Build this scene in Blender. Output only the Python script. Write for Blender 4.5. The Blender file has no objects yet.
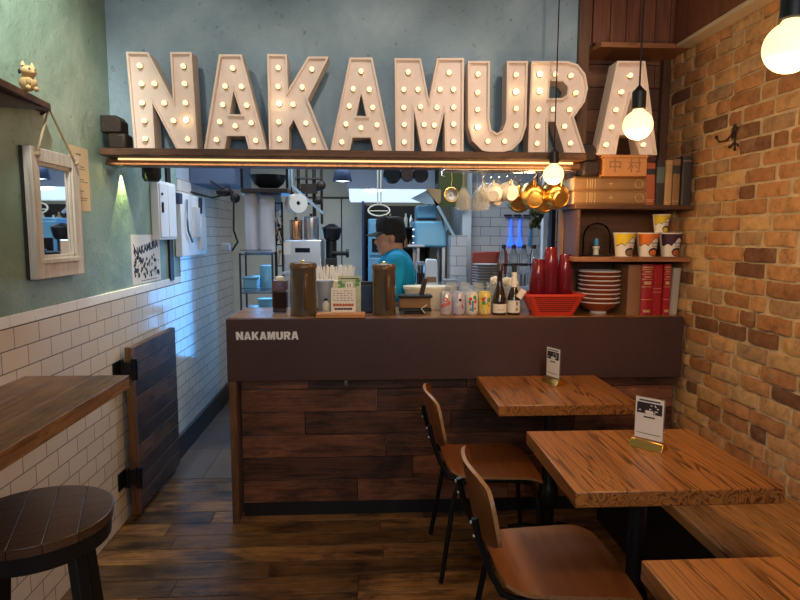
import bpy, bmesh, math, random
from mathutils import Vector, Matrix, noise
from mathutils.geometry import tessellate_polygon
random.seed(7)
PI = math.pi
C = bpy.context.scene.collection
SC = bpy.context.scene

# ---------------------------------------------------------------- materials
def newmat(name):
    m = bpy.data.materials.new(name); m.use_nodes = True
    nt = m.node_tree
    return m, nt, nt.nodes['Principled BSDF']
def N(nt, t, **k):
    n = nt.nodes.new(t)
    for a, b in k.items():
        if hasattr(n, a): setattr(n, a, b)
        else: n.inputs[a.replace('_', ' ')].default_value = b
    return n
def ramp(nt, stops):
    r = nt.nodes.new('ShaderNodeValToRGB'); e = r.color_ramp.elements
    while len(e) < len(stops): e.new(.5)
    for i, (p, c) in enumerate(stops):
        e[i].position = p; e[i].color = (*c, 1) if len(c) == 3 else c
    return r
def mat(name, col, rough=.5, metal=0, trans=0, emit=0, ecol=None, bump=0, bscale=60, var=0, vscale=8, coat=0, ior=1.45, alpha=1):
    m, nt, p = newmat(name); L = nt.links
    p.inputs['Base Color'].default_value = (*col, 1)
    p.inputs['Roughness'].default_value = rough
    p.inputs['Metallic'].default_value = metal
    p.inputs['Transmission Weight'].default_value = trans
    p.inputs['IOR'].default_value = ior
    p.inputs['Coat Weight'].default_value = coat
    p.inputs['Alpha'].default_value = alpha
    if emit:
        p.inputs['Emission Color'].default_value = (*(ecol or col), 1)
        p.inputs['Emission Strength'].default_value = emit
    if bump or var:
        tc = N(nt, 'ShaderNodeTexCoord')
    if var:
        n = N(nt, 'ShaderNodeTexNoise', Scale=vscale, Detail=6, Roughness=.6); L.new(tc.outputs['Object'], n.inputs['Vector'])
        r = ramp(nt, [(.3, [c*(1-var) for c in col]), (.7, [min(1, c*(1+var)) for c in col])])
        L.new(n.outputs['Fac'], r.inputs['Fac']); L.new(r.outputs['Color'], p.inputs['Base Color'])
    if bump:
        n2 = N(nt, 'ShaderNodeTexNoise', Scale=bscale, Detail=4); L.new(tc.outputs['Object'], n2.inputs['Vector'])
        b = N(nt, 'ShaderNodeBump', Strength=bump, Distance=.01); L.new(n2.outputs['Fac'], b.inputs['Height']); L.new(b.outputs['Normal'], p.inputs['Normal'])
    return m
def wood(name, dark, light, axis='X', s=1.0, rough=.45, tint=.5, lines=.5, bump=.3, coat=0, grime=0):
    """procedural timber: grain runs along axis; face attribute 'tint' shifts each plank"""
    m, nt, p = newmat(name); L = nt.links
    tc = N(nt, 'ShaderNodeTexCoord'); at = N(nt, 'ShaderNodeAttribute', attribute_name='tint')
    mu = N(nt, 'ShaderNodeVectorMath', operation='SCALE'); L.new(at.outputs['Vector'], mu.inputs[0]); mu.inputs['Scale'].default_value = 53.0
    ad = N(nt, 'ShaderNodeVectorMath', operation='ADD'); L.new(tc.outputs['Object'], ad.inputs[0]); L.new(mu.outputs[0], ad.inputs[1])
    mp = N(nt, 'ShaderNodeMapping'); sc = [15*s, 15*s, 15*s]; sc['XYZ'.index(axis)] = .6*s; mp.inputs['Scale'].default_value = sc
    L.new(ad.outputs[0], mp.inputs['Vector'])
    n1 = N(nt, 'ShaderNodeTexNoise', Scale=1.0, Detail=3, Roughness=.5, Distortion=.6); L.new(mp.outputs[0], n1.inputs['Vector'])
    # contour lines of the smooth noise give cathedral grain
    mm = N(nt, 'ShaderNodeMath', operation='MULTIPLY'); L.new(n1.outputs['Fac'], mm.inputs[0]); mm.inputs[1].default_value = 14
    fr = N(nt, 'ShaderNodeMath', operation='FRACT'); L.new(mm.outputs[0], fr.inputs[0])
    gr = ramp(nt, [(0, (.85, .85, .85)), (.6, (.66, .66, .66)), (.9, (.05, .05, .05)), (1, (.8, .8, .8))]); L.new(fr.outputs[0], gr.inputs['Fac'])
    mp2 = N(nt, 'ShaderNodeMapping'); sc = [70*s]*3; sc['XYZ'.index(axis)] = 4*s; mp2.inputs['Scale'].default_value = sc
    L.new(ad.outputs[0], mp2.inputs['Vector'])
    n2 = N(nt, 'ShaderNodeTexNoise', Scale=1.0, Detail=5, Roughness=.65); L.new(mp2.outputs[0], n2.inputs['Vector'])
    mx = N(nt, 'ShaderNodeMix', data_type='FLOAT'); mx.inputs[0].default_value = lines
    L.new(n2.outputs['Fac'], mx.inputs[2]); L.new(gr.outputs['Color'], mx.inputs[3])
    big = N(nt, 'ShaderNodeTexNoise', Scale=2.2*s, Detail=4, Roughness=.6); L.new(ad.outputs[0], big.inputs['Vector'])
    m2 = N(nt, 'ShaderNodeMix', data_type='FLOAT'); m2.inputs[0].default_value = .35
    L.new(mx.outputs[0], m2.inputs[2]); L.new(big.outputs['Fac'], m2.inputs[3])
    mid = [(a+b)/2 for a, b in zip(dark, light)]
    cr = ramp(nt, [(.30, dark), (.48, mid), (.68, light)]); L.new(m2.outputs[0], cr.inputs['Fac'])
    hs = N(nt, 'ShaderNodeHueSaturation'); L.new(cr.outputs['Color'], hs.inputs['Color'])
    ma = N(nt, 'ShaderNodeMath', operation='MULTIPLY_ADD'); L.new(at.outputs['Fac'], ma.inputs[0]); ma.inputs[1].default_value = tint; ma.inputs[2].default_value = 1-tint/2
    L.new(ma.outputs[0], hs.inputs['Value']); L.new(hs.outputs['Color'], p.inputs['Base Color'])
    if grime:      # worn, stained patches of reclaimed boards
        mp3 = N(nt, 'ShaderNodeMapping'); sc = [9, 9, 9]; sc['XYZ'.index(axis)] = 3.5; mp3.inputs['Scale'].default_value = sc; L.new(ad.outputs[0], mp3.inputs['Vector'])
        n5 = N(nt, 'ShaderNodeTexNoise', Scale=1.0, Detail=10, Roughness=.74, Distortion=.4); L.new(mp3.outputs[0], n5.inputs['Vector'])
        r5 = ramp(nt, [(.36, (.10, .08, .08)), (.52, (.75, .72, .7)), (.62, (1.0, 1.0, 1.0)), (.74, (1.9, 1.75, 1.5))]); L.new(n5.outputs['Fac'], r5.inputs['Fac'])
        m5 = N(nt, 'ShaderNodeMix', data_type='RGBA', blend_type='MULTIPLY'); m5.inputs[0].default_value = grime
        L.new(hs.outputs['Color'], m5.inputs[6]); L.new(r5.outputs['Color'], m5.inputs[7]); L.new(m5.outputs[2], p.inputs['Base Color'])
    p.inputs['Roughness'].default_value = rough; p.inputs['Coat Weight'].default_value = coat; p.inputs['Coat Roughness'].default_value = .25
    b = N(nt, 'ShaderNodeBump', Strength=bump, Distance=.003); L.new(mx.outputs[0], b.inputs['Height']); L.new(b.outputs['Normal'], p.inputs['Normal'])
    return m
def plaster(name, c1, c2, c3, rough=.6):
    m, nt, p = newmat(name); L = nt.links
    tc = N(nt, 'ShaderNodeTexCoord')
    n1 = N(nt, 'ShaderNodeTexNoise', Scale=2.2, Detail=8, Roughness=.62, Distortion=.5); L.new(tc.outputs['Object'], n1.inputs['Vector'])
    r = ramp(nt, [(.32, c1), (.52, c2), (.7, c3)]); L.new(n1.outputs['Fac'], r.inputs['Fac'])
    n3 = N(nt, 'ShaderNodeTexNoise', Scale=38, Detail=3, Roughness=.7); L.new(tc.outputs['Object'], n3.inputs['Vector'])
    sp = ramp(nt, [(.28, (.45, .4, .36)), (.36, (1, 1, 1))]); L.new(n3.outputs['Fac'], sp.inputs['Fac'])
    mx = N(nt, 'ShaderNodeMix', data_type='RGBA', blend_type='MULTIPLY'); mx.inputs[0].default_value = .8
    L.new(r.outputs['Color'], mx.inputs[6]); L.new(sp.outputs['Color'], mx.inputs[7]); L.new(mx.outputs[2], p.inputs['Base Color'])
    n2 = N(nt, 'ShaderNodeTexNoise', Scale=9, Detail=9, Roughness=.68); L.new(tc.outputs['Object'], n2.inputs['Vector'])
    b = N(nt, 'ShaderNodeBump', Strength=.45, Distance=.02); L.new(n2.outputs['Fac'], b.inputs['Height']); L.new(b.outputs['Normal'], p.inputs['Normal'])
    p.inputs['Roughness'].default_value = rough
    return m
def tile(name, c1, c2, grout, ax=('Y', 'Z'), w=.163, h=.0775, off=(0, 0), rough=.12, gw=.0042):
    m, nt, p = newmat(name); L = nt.links
    tc = N(nt, 'ShaderNodeTexCoord'); sx = N(nt, 'ShaderNodeSeparateXYZ'); L.new(tc.outputs['Object'], sx.inputs[0])
    cx = N(nt, 'ShaderNodeCombineXYZ')
    for i in (0, 1):
        a = N(nt, 'ShaderNodeMath', operation='ADD'); L.new(sx.outputs[ax[i]], a.inputs[0]); a.inputs[1].default_value = off[i]+10*h if i else off[i]+10*w
        L.new(a.outputs[0], cx.inputs[i])
    b = N(nt, 'ShaderNodeTexBrick', offset=.5); L.new(cx.outputs[0], b.inputs['Vector'])
    for k, v in {'Scale': 1, 'Mortar Size': gw/2, 'Mortar Smooth': .3, 'Bias': 0, 'Brick Width': w, 'Row Height': h}.items(): b.inputs[k].default_value = v
    b.inputs['Color1'].default_value = (*c1, 1); b.inputs['Color2'].default_value = (*c2, 1); b.inputs['Mortar'].default_value = (*grout, 1)
    L.new(b.outputs['Color'], p.inputs['Base Color'])
    rr = N(nt, 'ShaderNodeMath', operation='MULTIPLY_ADD'); L.new(b.outputs['Fac'], rr.inputs[0]); rr.inputs[1].default_value = .6; rr.inputs[2].default_value = rough
    L.new(rr.outputs[0], p.inputs['Roughness'])
    n = N(nt, 'ShaderNodeTexNoise', Scale=7, Detail=2); L.new(tc.outputs['Object'], n.inputs['Vector'])
    mm = N(nt, 'ShaderNodeMath', operation='MULTIPLY_ADD'); L.new(b.outputs['Fac'], mm.inputs[0]); mm.inputs[1].default_value = -1.0; 
    m3 = N(nt, 'ShaderNodeMath', operation='MULTIPLY'); L.new(n.outputs['Fac'], m3.inputs[0]); m3.inputs[1].default_value = .6; L.new(m3.outputs[0], mm.inputs[2])
    bp = N(nt, 'ShaderNodeBump', Strength=.5, Distance=.003); L.new(mm.outputs[0], bp.inputs['Height']); L.new(bp.outputs['Normal'], p.inputs['Normal'])
    return m
def brickmat():
    m, nt, p = newmat('old_brick'); L = nt.links
    tc = N(nt, 'ShaderNodeTexCoord'); at = N(nt, 'ShaderNodeAttribute', attribute_name='tint')
    cr = ramp(nt, [(0, (.16, .07, .035)), (.18, (.34, .15, .06)), (.45, (.50, .24, .095)), (.7, (.56, .31, .13)), (.88, (.60, .38, .17)), (1, (.34, .2, .11))]); L.new(at.outputs['Fac'], cr.inputs['Fac'])
    n = N(nt, 'ShaderNodeTexNoise', Scale=22, Detail=8, Roughness=.7); L.new(tc.outputs['Object'], n.inputs['Vector'])
    r2 = ramp(nt, [(.3, (.5, .47, .45)), (.5, (1, 1, 1)), (.72, (1.35, 1.3, 1.2))]); L.new(n.outputs['Fac'], r2.inputs['Fac'])
    mx = N(nt, 'ShaderNodeMix', data_type='RGBA', blend_type='MULTIPLY'); mx.inputs[0].default_value = .9
    L.new(cr.outputs['Color'], mx.inputs[6]); L.new(r2.outputs['Color'], mx.inputs[7])
    n4 = N(nt, 'ShaderNodeTexNoise', Scale=6, Detail=8, Roughness=.75); L.new(tc.outputs['Object'], n4.inputs['Vector'])
    r4 = ramp(nt, [(.55, (0, 0, 0)), (.68, (1, 1, 1))]); L.new(n4.outputs['Fac'], r4.inputs['Fac'])
    mk = N(nt, 'ShaderNodeMath', operation='MULTIPLY'); L.new(r4.outputs['Color'], mk.inputs[0]); mk.inputs[1].default_value = .5
    mz = N(nt, 'ShaderNodeMix', data_type='RGBA'); L.new(mk.outputs[0], mz.inputs[0]); L.new(mx.outputs[2], mz.inputs[6]); mz.inputs[7].default_value = (.42, .33, .2, 1)
    L.new(mz.outputs[2], p.inputs['Base Color'])
    b = N(nt, 'ShaderNodeBump', Strength=.7, Distance=.008); L.new(n.outputs['Fac'], b.inputs['Height']); L.new(b.outputs['Normal'], p.inputs['Normal'])
    p.inputs['Roughness'].default_value = .9
    return m
M = {}
def mk(k, *a, **kw): M[k] = mat(k, *a, **kw)
M['floor'] = wood('floor_planks', (.035, .016, .006), (.42, .21, .075), 'X', 1.0, .36, 1.1, .3, .7, grime=.95)
M['bar_front'] = wood('bar_front_planks', (.03, .011, .007), (.29, .11, .052), 'X', .8, .45, 1.0, .25, .7, grime=.85)
M['table'] = wood('table_oak', (.07, .02, .005), (.44, .17, .042), 'Y', .75, .36, .15, .6, .25, .15)
M['bench'] = wood('bench_pine', (.16, .06, .015), (.55, .26, .08), 'Y', .8, .45, .3, .5, .3, grime=.4)
M['ledge'] = wood('wall_counter_timber', (.10, .045, .018), (.46, .25, .105), 'Y', .9, .45, .3, .3, .4, grime=.6)
M['bar_top'] = wood('bar_top_timber', (.14, .055, .02), (.62, .31, .11), 'X', 1, .3, .3, .4, .3, .3, grime=.5)
M['dark_wood'] = wood('dark_walnut', (.045, .018, .009), (.15, .065, .03), 'X', 1, .5, .8, .25, .5)
M['leaf'] = wood('door_leaf_planks', (.03, .014, .007), (.15, .075, .04), 'Y', 1, .55, .9, .25, .5, grime=.9)
M['post'] = wood('post_pine', (.16, .07, .028), (.4, .2, .08), 'Z', 1, .5, .3, .3, .3)
M['post_warm'] = wood('edge_timber', (.07, .03, .012), (.28, .13, .05), 'Z', 1, .5, .4, .3, .3, grime=.5)
M['post_dark'] = wood('post_dark', (.06, .025, .012), (.18, .08, .035), 'Z', 1, .5, .5, .3, .3)
M['redwood'] = wood('red_stained_boards', (.09, .028, .015), (.26, .095, .045), 'Z', 1, .6, .5, .25, .4)
M['plank_back'] = wood('bookcase_planks', (.07, .028, .013), (.22, .10, .045), 'X', 1, .55, .8, .25, .4)
M['shelf'] = wood('red_shelf', (.2, .07, .03), (.42, .19, .08), 'X', 1.2, .45, .3, .3, .2)
M['beam'] = wood('rough_beam', (.045, .018, .008), (.2, .09, .038), 'X', .8, .6, .3, .3, .9, grime=.7)
M['white_trim'] = wood('pale_trim', (.5, .4, .27), (.75, .65, .48), 'Y', 1, .5, .2, .1, .2)
M['ply'] = wood('chair_ply', (.15, .042, .011), (.28, .095, .024), 'Y', .45, .38, .2, .2, .08, .15)
M['ply_edge'] = wood('chair_ply_edge', (.25, .11, .04), (.5, .27, .12), 'Y', 1, .4, .2, .2, .1)
M['stool'] = wood('stool_seat', (.035, .02, .012), (.11, .058, .033), 'X', .8, .28, .5, .3, .4, .3)
M['frame_white'] = wood('weathered_white_wood', (.42, .34, .27), (.88, .82, .74), 'Z', 1.2, .7, .12, .12, .6)
M['green'] = plaster('green_plaster', (.18, .28, .215), (.27, .375, .295), (.44, .53, .43), .5)
M['blue'] = plaster('blue_plaster', (.18, .28, .36), (.26, .37, .45), (.36, .47, .55), .55)
M['ceil'] = plaster('ceiling_paint', (.35, .35, .33), (.42, .42, .4), (.5, .5, .47))
M['tile'] = tile('white_subway_tile', (.80, .71, .62), (.73, .65, .57), (.13, .09, .07), off=(.027, -.0005), h=.0765)
M['tilek'] = tile('kitchen_subway_tile', (.62, .6, .6), (.55, .54, .56), (.1, .09, .09), ax=('X', 'Z'), off=(.03, .01))
M['tilefloor'] = tile('grey_slab_floor', (.16, .10, .07), (.12, .08, .06), (.03, .02, .02), ax=('X', 'Y'), w=.6, h=.6, off=(.1, .1), rough=.45)
M['brick'] = brickmat()
mk('mortar', (.58, .45, .28), .95, bump=.8, bscale=45, var=.25, vscale=14)
mk('fascia', (.072, .036, .032), .42, bump=.12, bscale=150, var=.12, vscale=3)
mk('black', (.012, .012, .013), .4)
mk('black_steel', (.02, .02, .022), .32, .6)
mk('dark_brown', (.03, .017, .012), .5, bump=.2, bscale=80)
mk('white_paint', (.96, .95, .93), .5)
mk('sign_face', (.80, .68, .61), .45, var=.06, vscale=10)
mk('sign_side', (.84, .70, .60), .45)
mk('lamp_glow', (1, .72, .38), .3, emit=7, ecol=(1, .72, .36))
mk('lamp_glow_big', (1, .8, .5), .3, emit=1.75, ecol=(1, .70, .31))
mk('lamp_glow_dim', (1, .75, .42), .3, emit=1.0, ecol=(1, .80, .52))
mk('led', (1, .75, .4), .3, emit=1.25, ecol=(1, .68, .30))
mk('hood_rim_glow', (.8, .85, .9), .3, emit=.95, ecol=(.7, .86, 1))  # steel rim made to glow, standing in for lamp light on it
mk('brass', (.75, .5, .16), .28, 1, bump=.15, bscale=30)
mk('copper', (.8, .42, .25), .25, 1)
mk('steel', (.6, .62, .65), .28, 1)
mk('steel_rough', (.55, .58, .62), .45, .85, var=.1, vscale=5)
mk('chrome', (.8, .8, .82), .1, 1)
mk('glass', (.95, .97, .97), .03, trans=1, ior=1.3)
mk('glass_warm', (1, .98, .92), .0, trans=1, ior=1.3)
mk('amber', (.14, .095, .055), .15, trans=.35, ior=1.35, coat=.5)
mk('amber_lid', (.16, .085, .04), .25, trans=.2)
mk('gold_trim', (.75, .55, .2), .25, .9)
mk('cola', (.03, .012, .01), .12, coat=.5)
mk('smoke_plastic', (.22, .12, .11), .15, trans=.4)
mk('cream', (.8, .74, .58), .6, bump=.2, bscale=40)
mk('paper', (.85, .80, .73), .7)
mk('paper_tan', (.72, .55, .33), .75, var=.06)
mk('ink', (.03, .025, .03), .7)
mk('grey_plastic', (.35, .36, .40), .45)
mk('navy', (.02, .035, .07), .4)
mk('red_plastic', (.75, .06, .025), .35, bump=.1, bscale=90)
mk('maroon', (.16, .008, .02), .2, trans=.12, coat=.6)
mk('bowl_red', (.42, .09, .035), .3, coat=.3)
mk('bowl_white', (.82, .77, .7), .25)
mk('book_red', (.45, .02, .03), .4, bump=.1)
mk('book_rust', (.5, .13, .05), .55, bump=.1)
mk('book_brown', (.33, .16, .07), .6, bump=.1, var=.12)
mk('book_tan', (.50, .30, .13), .6, bump=.15, var=.15)
mk('book_olive', (.28, .15, .06), .6, bump=.15, var=.15)
mk('book_grey', (.5, .45, .36), .7, var=.08)
mk('book_dark', (.045, .04, .04), .55)
mk('book_teal', (.12, .15, .13), .6)
mk('page', (.72, .62, .45), .8)
mk('gold_leaf', (.75, .55, .25), .4, .4)
mk('boxwood', (.62, .27, .09), .5, var=.12)
mk('yellow', (.85, .6, .03), .45)
mk('orange', (.8, .2, .03), .45)
mk('plum', (.06, .02, .04), .45)
mk('cup_white', (.85, .8, .7), .45)
mk('can_silver', (.72, .7, .75), .3, .5)
mk('can_lilac', (.62, .6, .74), .35, .3)
mk('can_cream', (.8, .76, .68), .35, .1)
mk('can_yellow', (.85, .66, .14), .35, .1)
mk('redp', (.75, .08, .04), .4)
mk('greenp', (.12, .32, .1), .4)
mk('bluep', (.05, .3, .6), .4)
mk('bottle_dark', (.025, .012, .006), .08, coat=.6)
mk('foil', (.08, .06, .06), .3, .5)
mk('skin', (.50, .27, .17), .5, bump=.05)
mk('hair', (.012, .009, .008), .7)
mk('cap_black', (.012, .011, .012), .8, bump=.2, bscale=200)
mk('tee', (.0, .32, .60), .8, bump=.25, bscale=14)
mk('apron', (.02, .02, .03), .8)
mk('trouser', (.02, .022, .03), .8)
mk('eyewhite', (.75, .7, .65), .3)
mk('lip', (.38, .14, .1), .45)
mk('appliance_blue', (.17, .42, .60), .28, .1)
mk('blue_grey', (.30, .40, .48), .5)
mk('cool_white', (.72, .76, .8), .4)
mk('sleeve', (.62, .62, .66), .4, bump=.3, bscale=25)
mk('screen', (.01, .012, .015), .1)
mk('cardboard', (.45, .28, .15), .8)
mk('greenwall', (.07, .08, .02), .7)
mk('creamwall', (.82, .73, .54), .6, var=.05)
mk('hoodglow', (.8, .9, 1), .4, emit=4, ecol=(.75, .88, 1))
mk('bluelight', (.02, .08, .9), .3, emit=2.2, ecol=(.02, .10, 1))
mk('mirror', (.9, .92, .93), .02, 1)
mk('rope', (.45, .33, .2), .9)
mk('figurine', (.60, .40, .18), .55, var=.2, vscale=30)
mk('acrylic', (.9, .92, .9), .05, trans=.9, ior=1.15)
mk('rubber', (.015, .015, .015), .8)
mk('red_tray', (.28, .02, .02), .4)
mk('plate', (.45, .47, .5), .3)
mk('rust_iron', (.05, .025, .015), .7, .4)
mk('cord', (.015, .01, .008), .7)
mk('wall_grey', (.38, .40, .44), .6, var=.08, vscale=3)
mk('latch', (.05, .07, .14), .4)

def thin():
    m, nt, p = newmat('thin_glass'); L = nt.links; nt.nodes.remove(p); out = nt.nodes['Material Output']
    tr = N(nt, 'ShaderNodeBsdfTransparent'); tr.inputs[0].default_value = (.93, .95, .95, 1); gl = N(nt, 'ShaderNodeBsdfGlossy'); gl.inputs['Roughness'].default_value = .05
    fr = N(nt, 'ShaderNodeLayerWeight'); fr.inputs[0].default_value = .12; mx = N(nt, 'ShaderNodeMixShader'); L.new(fr.outputs['Fresnel'], mx.inputs[0]); L.new(tr.outputs[0], mx.inputs[1]); L.new(gl.outputs[0], mx.inputs[2]); L.new(mx.outputs[0], out.inputs[0]); return m
M['thin_glass'] = thin()
mk('sparkle_glass', (.7, .72, .66), .06, alpha=.13, coat=1)
mk('card_green', (.52, .58, .40), .6, var=.2, vscale=25)
mk('duct', (.10, .13, .19), .5)
# ---------------------------------------------------------------- mesh builder
class MB:
    def __init__(s): s.v = []; s.f = []; s.t = []; s.m = []; s.tint = .5; s.mi = 0
    def _f(s, idx): s.f.append(idx); s.t.append(s.tint); s.m.append(s.mi)
    def box(s, x0, x1, y0, y1, z0, z1, tint=None):
        if tint is not None: s.tint = tint
        b = len(s.v); s.v += [Vector(p) for p in ((x0,y0,z0),(x1,y0,z0),(x1,y1,z0),(x0,y1,z0),(x0,y0,z1),(x1,y0,z1),(x1,y1,z1),(x0,y1,z1))]
        for q in ((3,2,1,0),(4,5,6,7),(0,1,5,4),(1,2,6,5),(2,3,7,6),(3,0,4,7)): s._f([b+i for i in q])
        return s
    def bx(s, c, d, R=None):
        n = len(s.v); s.box(-d[0]/2, d[0]/2, -d[1]/2, d[1]/2, -d[2]/2, d[2]/2)
        Mx = Matrix.Translation(c) @ (R.to_4x4() if R else Matrix.Identity(4))
        return s.xf(Mx, n)
    def xf(s, Mx, n=0):
        for i in range(n, len(s.v)): s.v[i] = Mx @ s.v[i]
        return s
    def lathe(s, prof, seg=24, Mx=None, close=True, sy=1.0):
        n = len(s.v); k = len(prof)
        for r, z in prof:
            for j in range(seg): a = 2*PI*j/seg; s.v.append(Vector((r*math.cos(a), sy*r*math.sin(a), z)))
        for i in range(k-1):
            for j in range(seg): j2 = (j+1) % seg; s._f([n+i*seg+j, n+i*seg+j2, n+(i+1)*seg+j2, n+(i+1)*seg+j])
        if close:
            if prof[0][0] > 1e-5: s._f([n+j for j in reversed(range(seg))])
            if prof[-1][0] > 1e-5: s._f([n+(k-1)*seg+j for j in range(seg)])
        if Mx: s.xf(Mx, n)
        return s
    def tube(s, pts, r, seg=10, closed=False):
        pts = [Vector(p) for p in pts]; n = len(s.v); k = len(pts); rr = r if isinstance(r, (list, tuple)) else [r]*k
        up = None
        for i, p in enumerate(pts):
            if closed: d = pts[(i+1) % k]-pts[i-1]
            else: d = pts[min(i+1, k-1)]-pts[max(i-1, 0)]
            d.normalize()
            if up is None: up = d.orthogonal().normalized()
            else: up = (up-d*up.dot(d)); up = up.normalized() if up.length > 1e-6 else d.orthogonal().normalized()
            w = d.cross(up)
            for j in range(seg): a = 2*PI*j/seg; s.v.append(p+up*(rr[i]*math.cos(a))+w*(rr[i]*math.sin(a)))
        for i in range(k if closed else k-1):
            i2 = (i+1) % k
            for j in range(seg): j2 = (j+1) % seg; s._f([n+i*seg+j, n+i*seg+j2, n+i2*seg+j2, n+i2*seg+j])
        if not closed:
            s._f([n+j for j in reversed(range(seg))]); s._f([n+(k-1)*seg+j for j in range(seg)])
        return s
    def ball(s, c, r, seg=20, rings=12, sc=(1, 1, 1), R=None):
        pr = [(max(r*math.sin(PI*i/rings), 1e-6), -r*math.cos(PI*i/rings)) for i in range(rings+1)]
        Mx = Matrix.Translation(c) @ (R.to_4x4() if R else Matrix.Identity(4)) @ Matrix.Diagonal((*sc, 1))
        return s.lathe(pr, seg, Mx, close=False)
    def prism(s, poly, a0, a1, axis='Y'):
        """poly of 2-D points extruded along axis; coordinates: Y->(x,z), X->(y,z), Z->(x,y)"""
        n = len(s.v); k = len(poly)
        for a in (a0, a1):
            for p in poly:
                s.v.append(Vector({'Y': (p[0], a, p[1]), 'X': (a, p[0], p[1]), 'Z': (p[0], p[1], a)}[axis]))
        s._f([n+i for i in range(k)]); s._f([n+k+i for i in reversed(range(k))])
        for i in range(k): j = (i+1) % k; s._f([n+j, n+i, n+k+i, n+k+j])
        return s
    def quad(s, *p):
        n = len(s.v); s.v += [Vector(q) for q in p]; s._f([n+i for i in range(len(p))]); return s
    def strip(s, r, a0, a1, z0, z1, cx=0, cy=0, seg=8, th=.0006):
        """thin curved label on a cylinder"""
        n = len(s.v)
        for rr in (r, r+th):
            for z in (z0, z1):
                for j in range(seg+1): a = a0+(a1-a0)*j/seg; s.v.append(Vector((cx+rr*math.cos(a), cy+rr*math.sin(a), z)))
        K = seg+1
        for j in range(seg):
            s._f([n+2*K+j, n+2*K+j+1, n+3*K+j+1, n+3*K+j]); s._f([n+j+1, n+j, n+K+j, n+K+j+1])
            s._f([n+j, n+j+1, n+2*K+j+1, n+2*K+j]); s._f([n+K+j+1, n+K+j, n+3*K+j, n+3*K+j+1])
        s._f([n, n+2*K, n+3*K, n+K]); s._f([n+K-1, n+2*K-1, n+4*K-1, n+3*K-1])
        return s

def ob(name, mb, m, parent=None, bevel=0, w=False, fix=False, ang=35, seg=2):
    me = bpy.data.meshes.new(name)
    off = Vector((0, 0, 0))
    if w and parent: off = parent.location.copy()
    me.from_pydata([tuple(v-off) for v in mb.v], [], mb.f)
    for mm in (m if isinstance(m, (list, tuple)) else [m]): me.materials.append(M[mm])
    for i, p in enumerate(me.polygons): p.material_index = mb.m[i]; p.use_smooth = True
    at = me.attributes.new('tint', 'FLOAT', 'FACE'); at.data.foreach_set('value', mb.t)
    if fix:
        b = bmesh.new(); b.from_mesh(me); bmesh.ops.remove_doubles(b, verts=b.verts, dist=1e-5); bmesh.ops.recalc_face_normals(b, faces=b.faces); b.to_mesh(me); b.free()
    me.set_sharp_from_angle(angle=math.radians(ang))
    o = bpy.data.objects.new(name, me); C.objects.link(o)
    if parent: o.parent = parent
    if bevel:
        bm = o.modifiers.new('b', 'BEVEL'); bm.width = bevel; bm.segments = seg; bm.limit_method = 'ANGLE'; bm.angle_limit = math.radians(40)
    return o
def tag(o, label, cat, group=None, kind=None):
    o['label'] = label; o['category'] = cat
    if group: o['group'] = group
    if kind: o['kind'] = kind
    return o
def thing(name, label, cat, loc=(0, 0, 0), rz=0, group=None):
    o = bpy.data.objects.new(name, None); C.objects.link(o); o.location = loc; o.rotation_euler = (0, 0, rz); o.empty_display_size = .05
    return tag(o, label, cat, group)
def struct(name, mb, m, **k):
    o = ob(name, mb, m, **k); o['kind'] = 'structure'; return o
def single(name, label, cat, mb, m, loc=(0, 0, 0), rz=0, group=None, **k):
    o = ob(name, mb, m, **k); o.location = loc; o.rotation_euler = (0, 0, rz); return tag(o, label, cat, group)
def dup(root, loc, rz=None, label=None, group=None, rot=None):
    r = root.copy(); C.objects.link(r); r.location = loc
    if rz is not None: r.rotation_euler = (root.rotation_euler[0], root.rotation_euler[1], rz)
    if rot is not None: r.rotation_euler = rot
    if label: r['label'] = label
    if group: r['group'] = group
    for ch in list(root.children):
        c = ch.copy(); C.objects.link(c); c.parent = r
        for g in list(ch.children):
            d = g.copy(); C.objects.link(d); d.parent = c
    return r
def text(name, s, size, m, parent, Mx, depth=.001, bold=0, xs=1.0, align='CENTER'):
    cu = bpy.data.curves.new('t', 'FONT'); cu.body = s; cu.size = size; cu.extrude = depth; cu.offset = bold; cu.align_x = align; cu.align_y = 'CENTER'
    t = bpy.data.objects.new('t', cu); C.objects.link(t)
    dg = bpy.context.evaluated_depsgraph_get(); dg.update()
    me = bpy.data.meshes.new_from_object(t.evaluated_get(dg)); bpy.data.objects.remove(t)
    me.transform(Mx @ Matrix.Diagonal((xs, 1, 1, 1)))
    me.materials.clear(); me.materials.append(M[m])
    o = bpy.data.objects.new(name, me); C.objects.link(o)
    if parent: o.parent = parent
    return o
def T(x, y, z): return Matrix.Translation((x, y, z))
def Rx(a): return Matrix.Rotation(a, 4, 'X')
def Ry(a): return Matrix.Rotation(a, 4, 'Y')
def Rz(a): return Matrix.Rotation(a, 4, 'Z')
UP = Rx(PI/2)        # text lying in XY -> facing -Y
# ================================================================ SETTING
b = MB(); b.box(-1.6, 1.9, -1.6, 3.58, -.06, -.004); fl = struct('floor', b, 'dark_brown')
b = MB(); random.seed(3); y = -1.6
while y < 3.58:
    wdt = .128; x = -1.6 - random.random()*.8
    while x < 1.9:
        ln = random.uniform(.7, 1.5); x1 = min(x+ln, 1.9)
        if x1 > -1.6: b.box(max(x, -1.6), x1-.002, y, min(y+wdt-.003, 3.578), -.02, random.uniform(-.0015, .0), random.random())
        x += ln
    y += wdt
struct('floor', b, 'floor', bevel=.0015)
b = MB(); b.box(-1.4, 1.9, 3.58, 5.9, -.06, .0); struct('floor', b, 'tilefloor')
b = MB(); b.box(-1.6, 1.9, -1.6, 3.4, 2.9, 3.0); struct('ceiling', b, 'ceil')
b = MB(); b.box(-1.4, 1.9, 3.2, 5.9, 2.45, 2.55); struct('ceiling', b, 'wall_grey')
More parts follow.
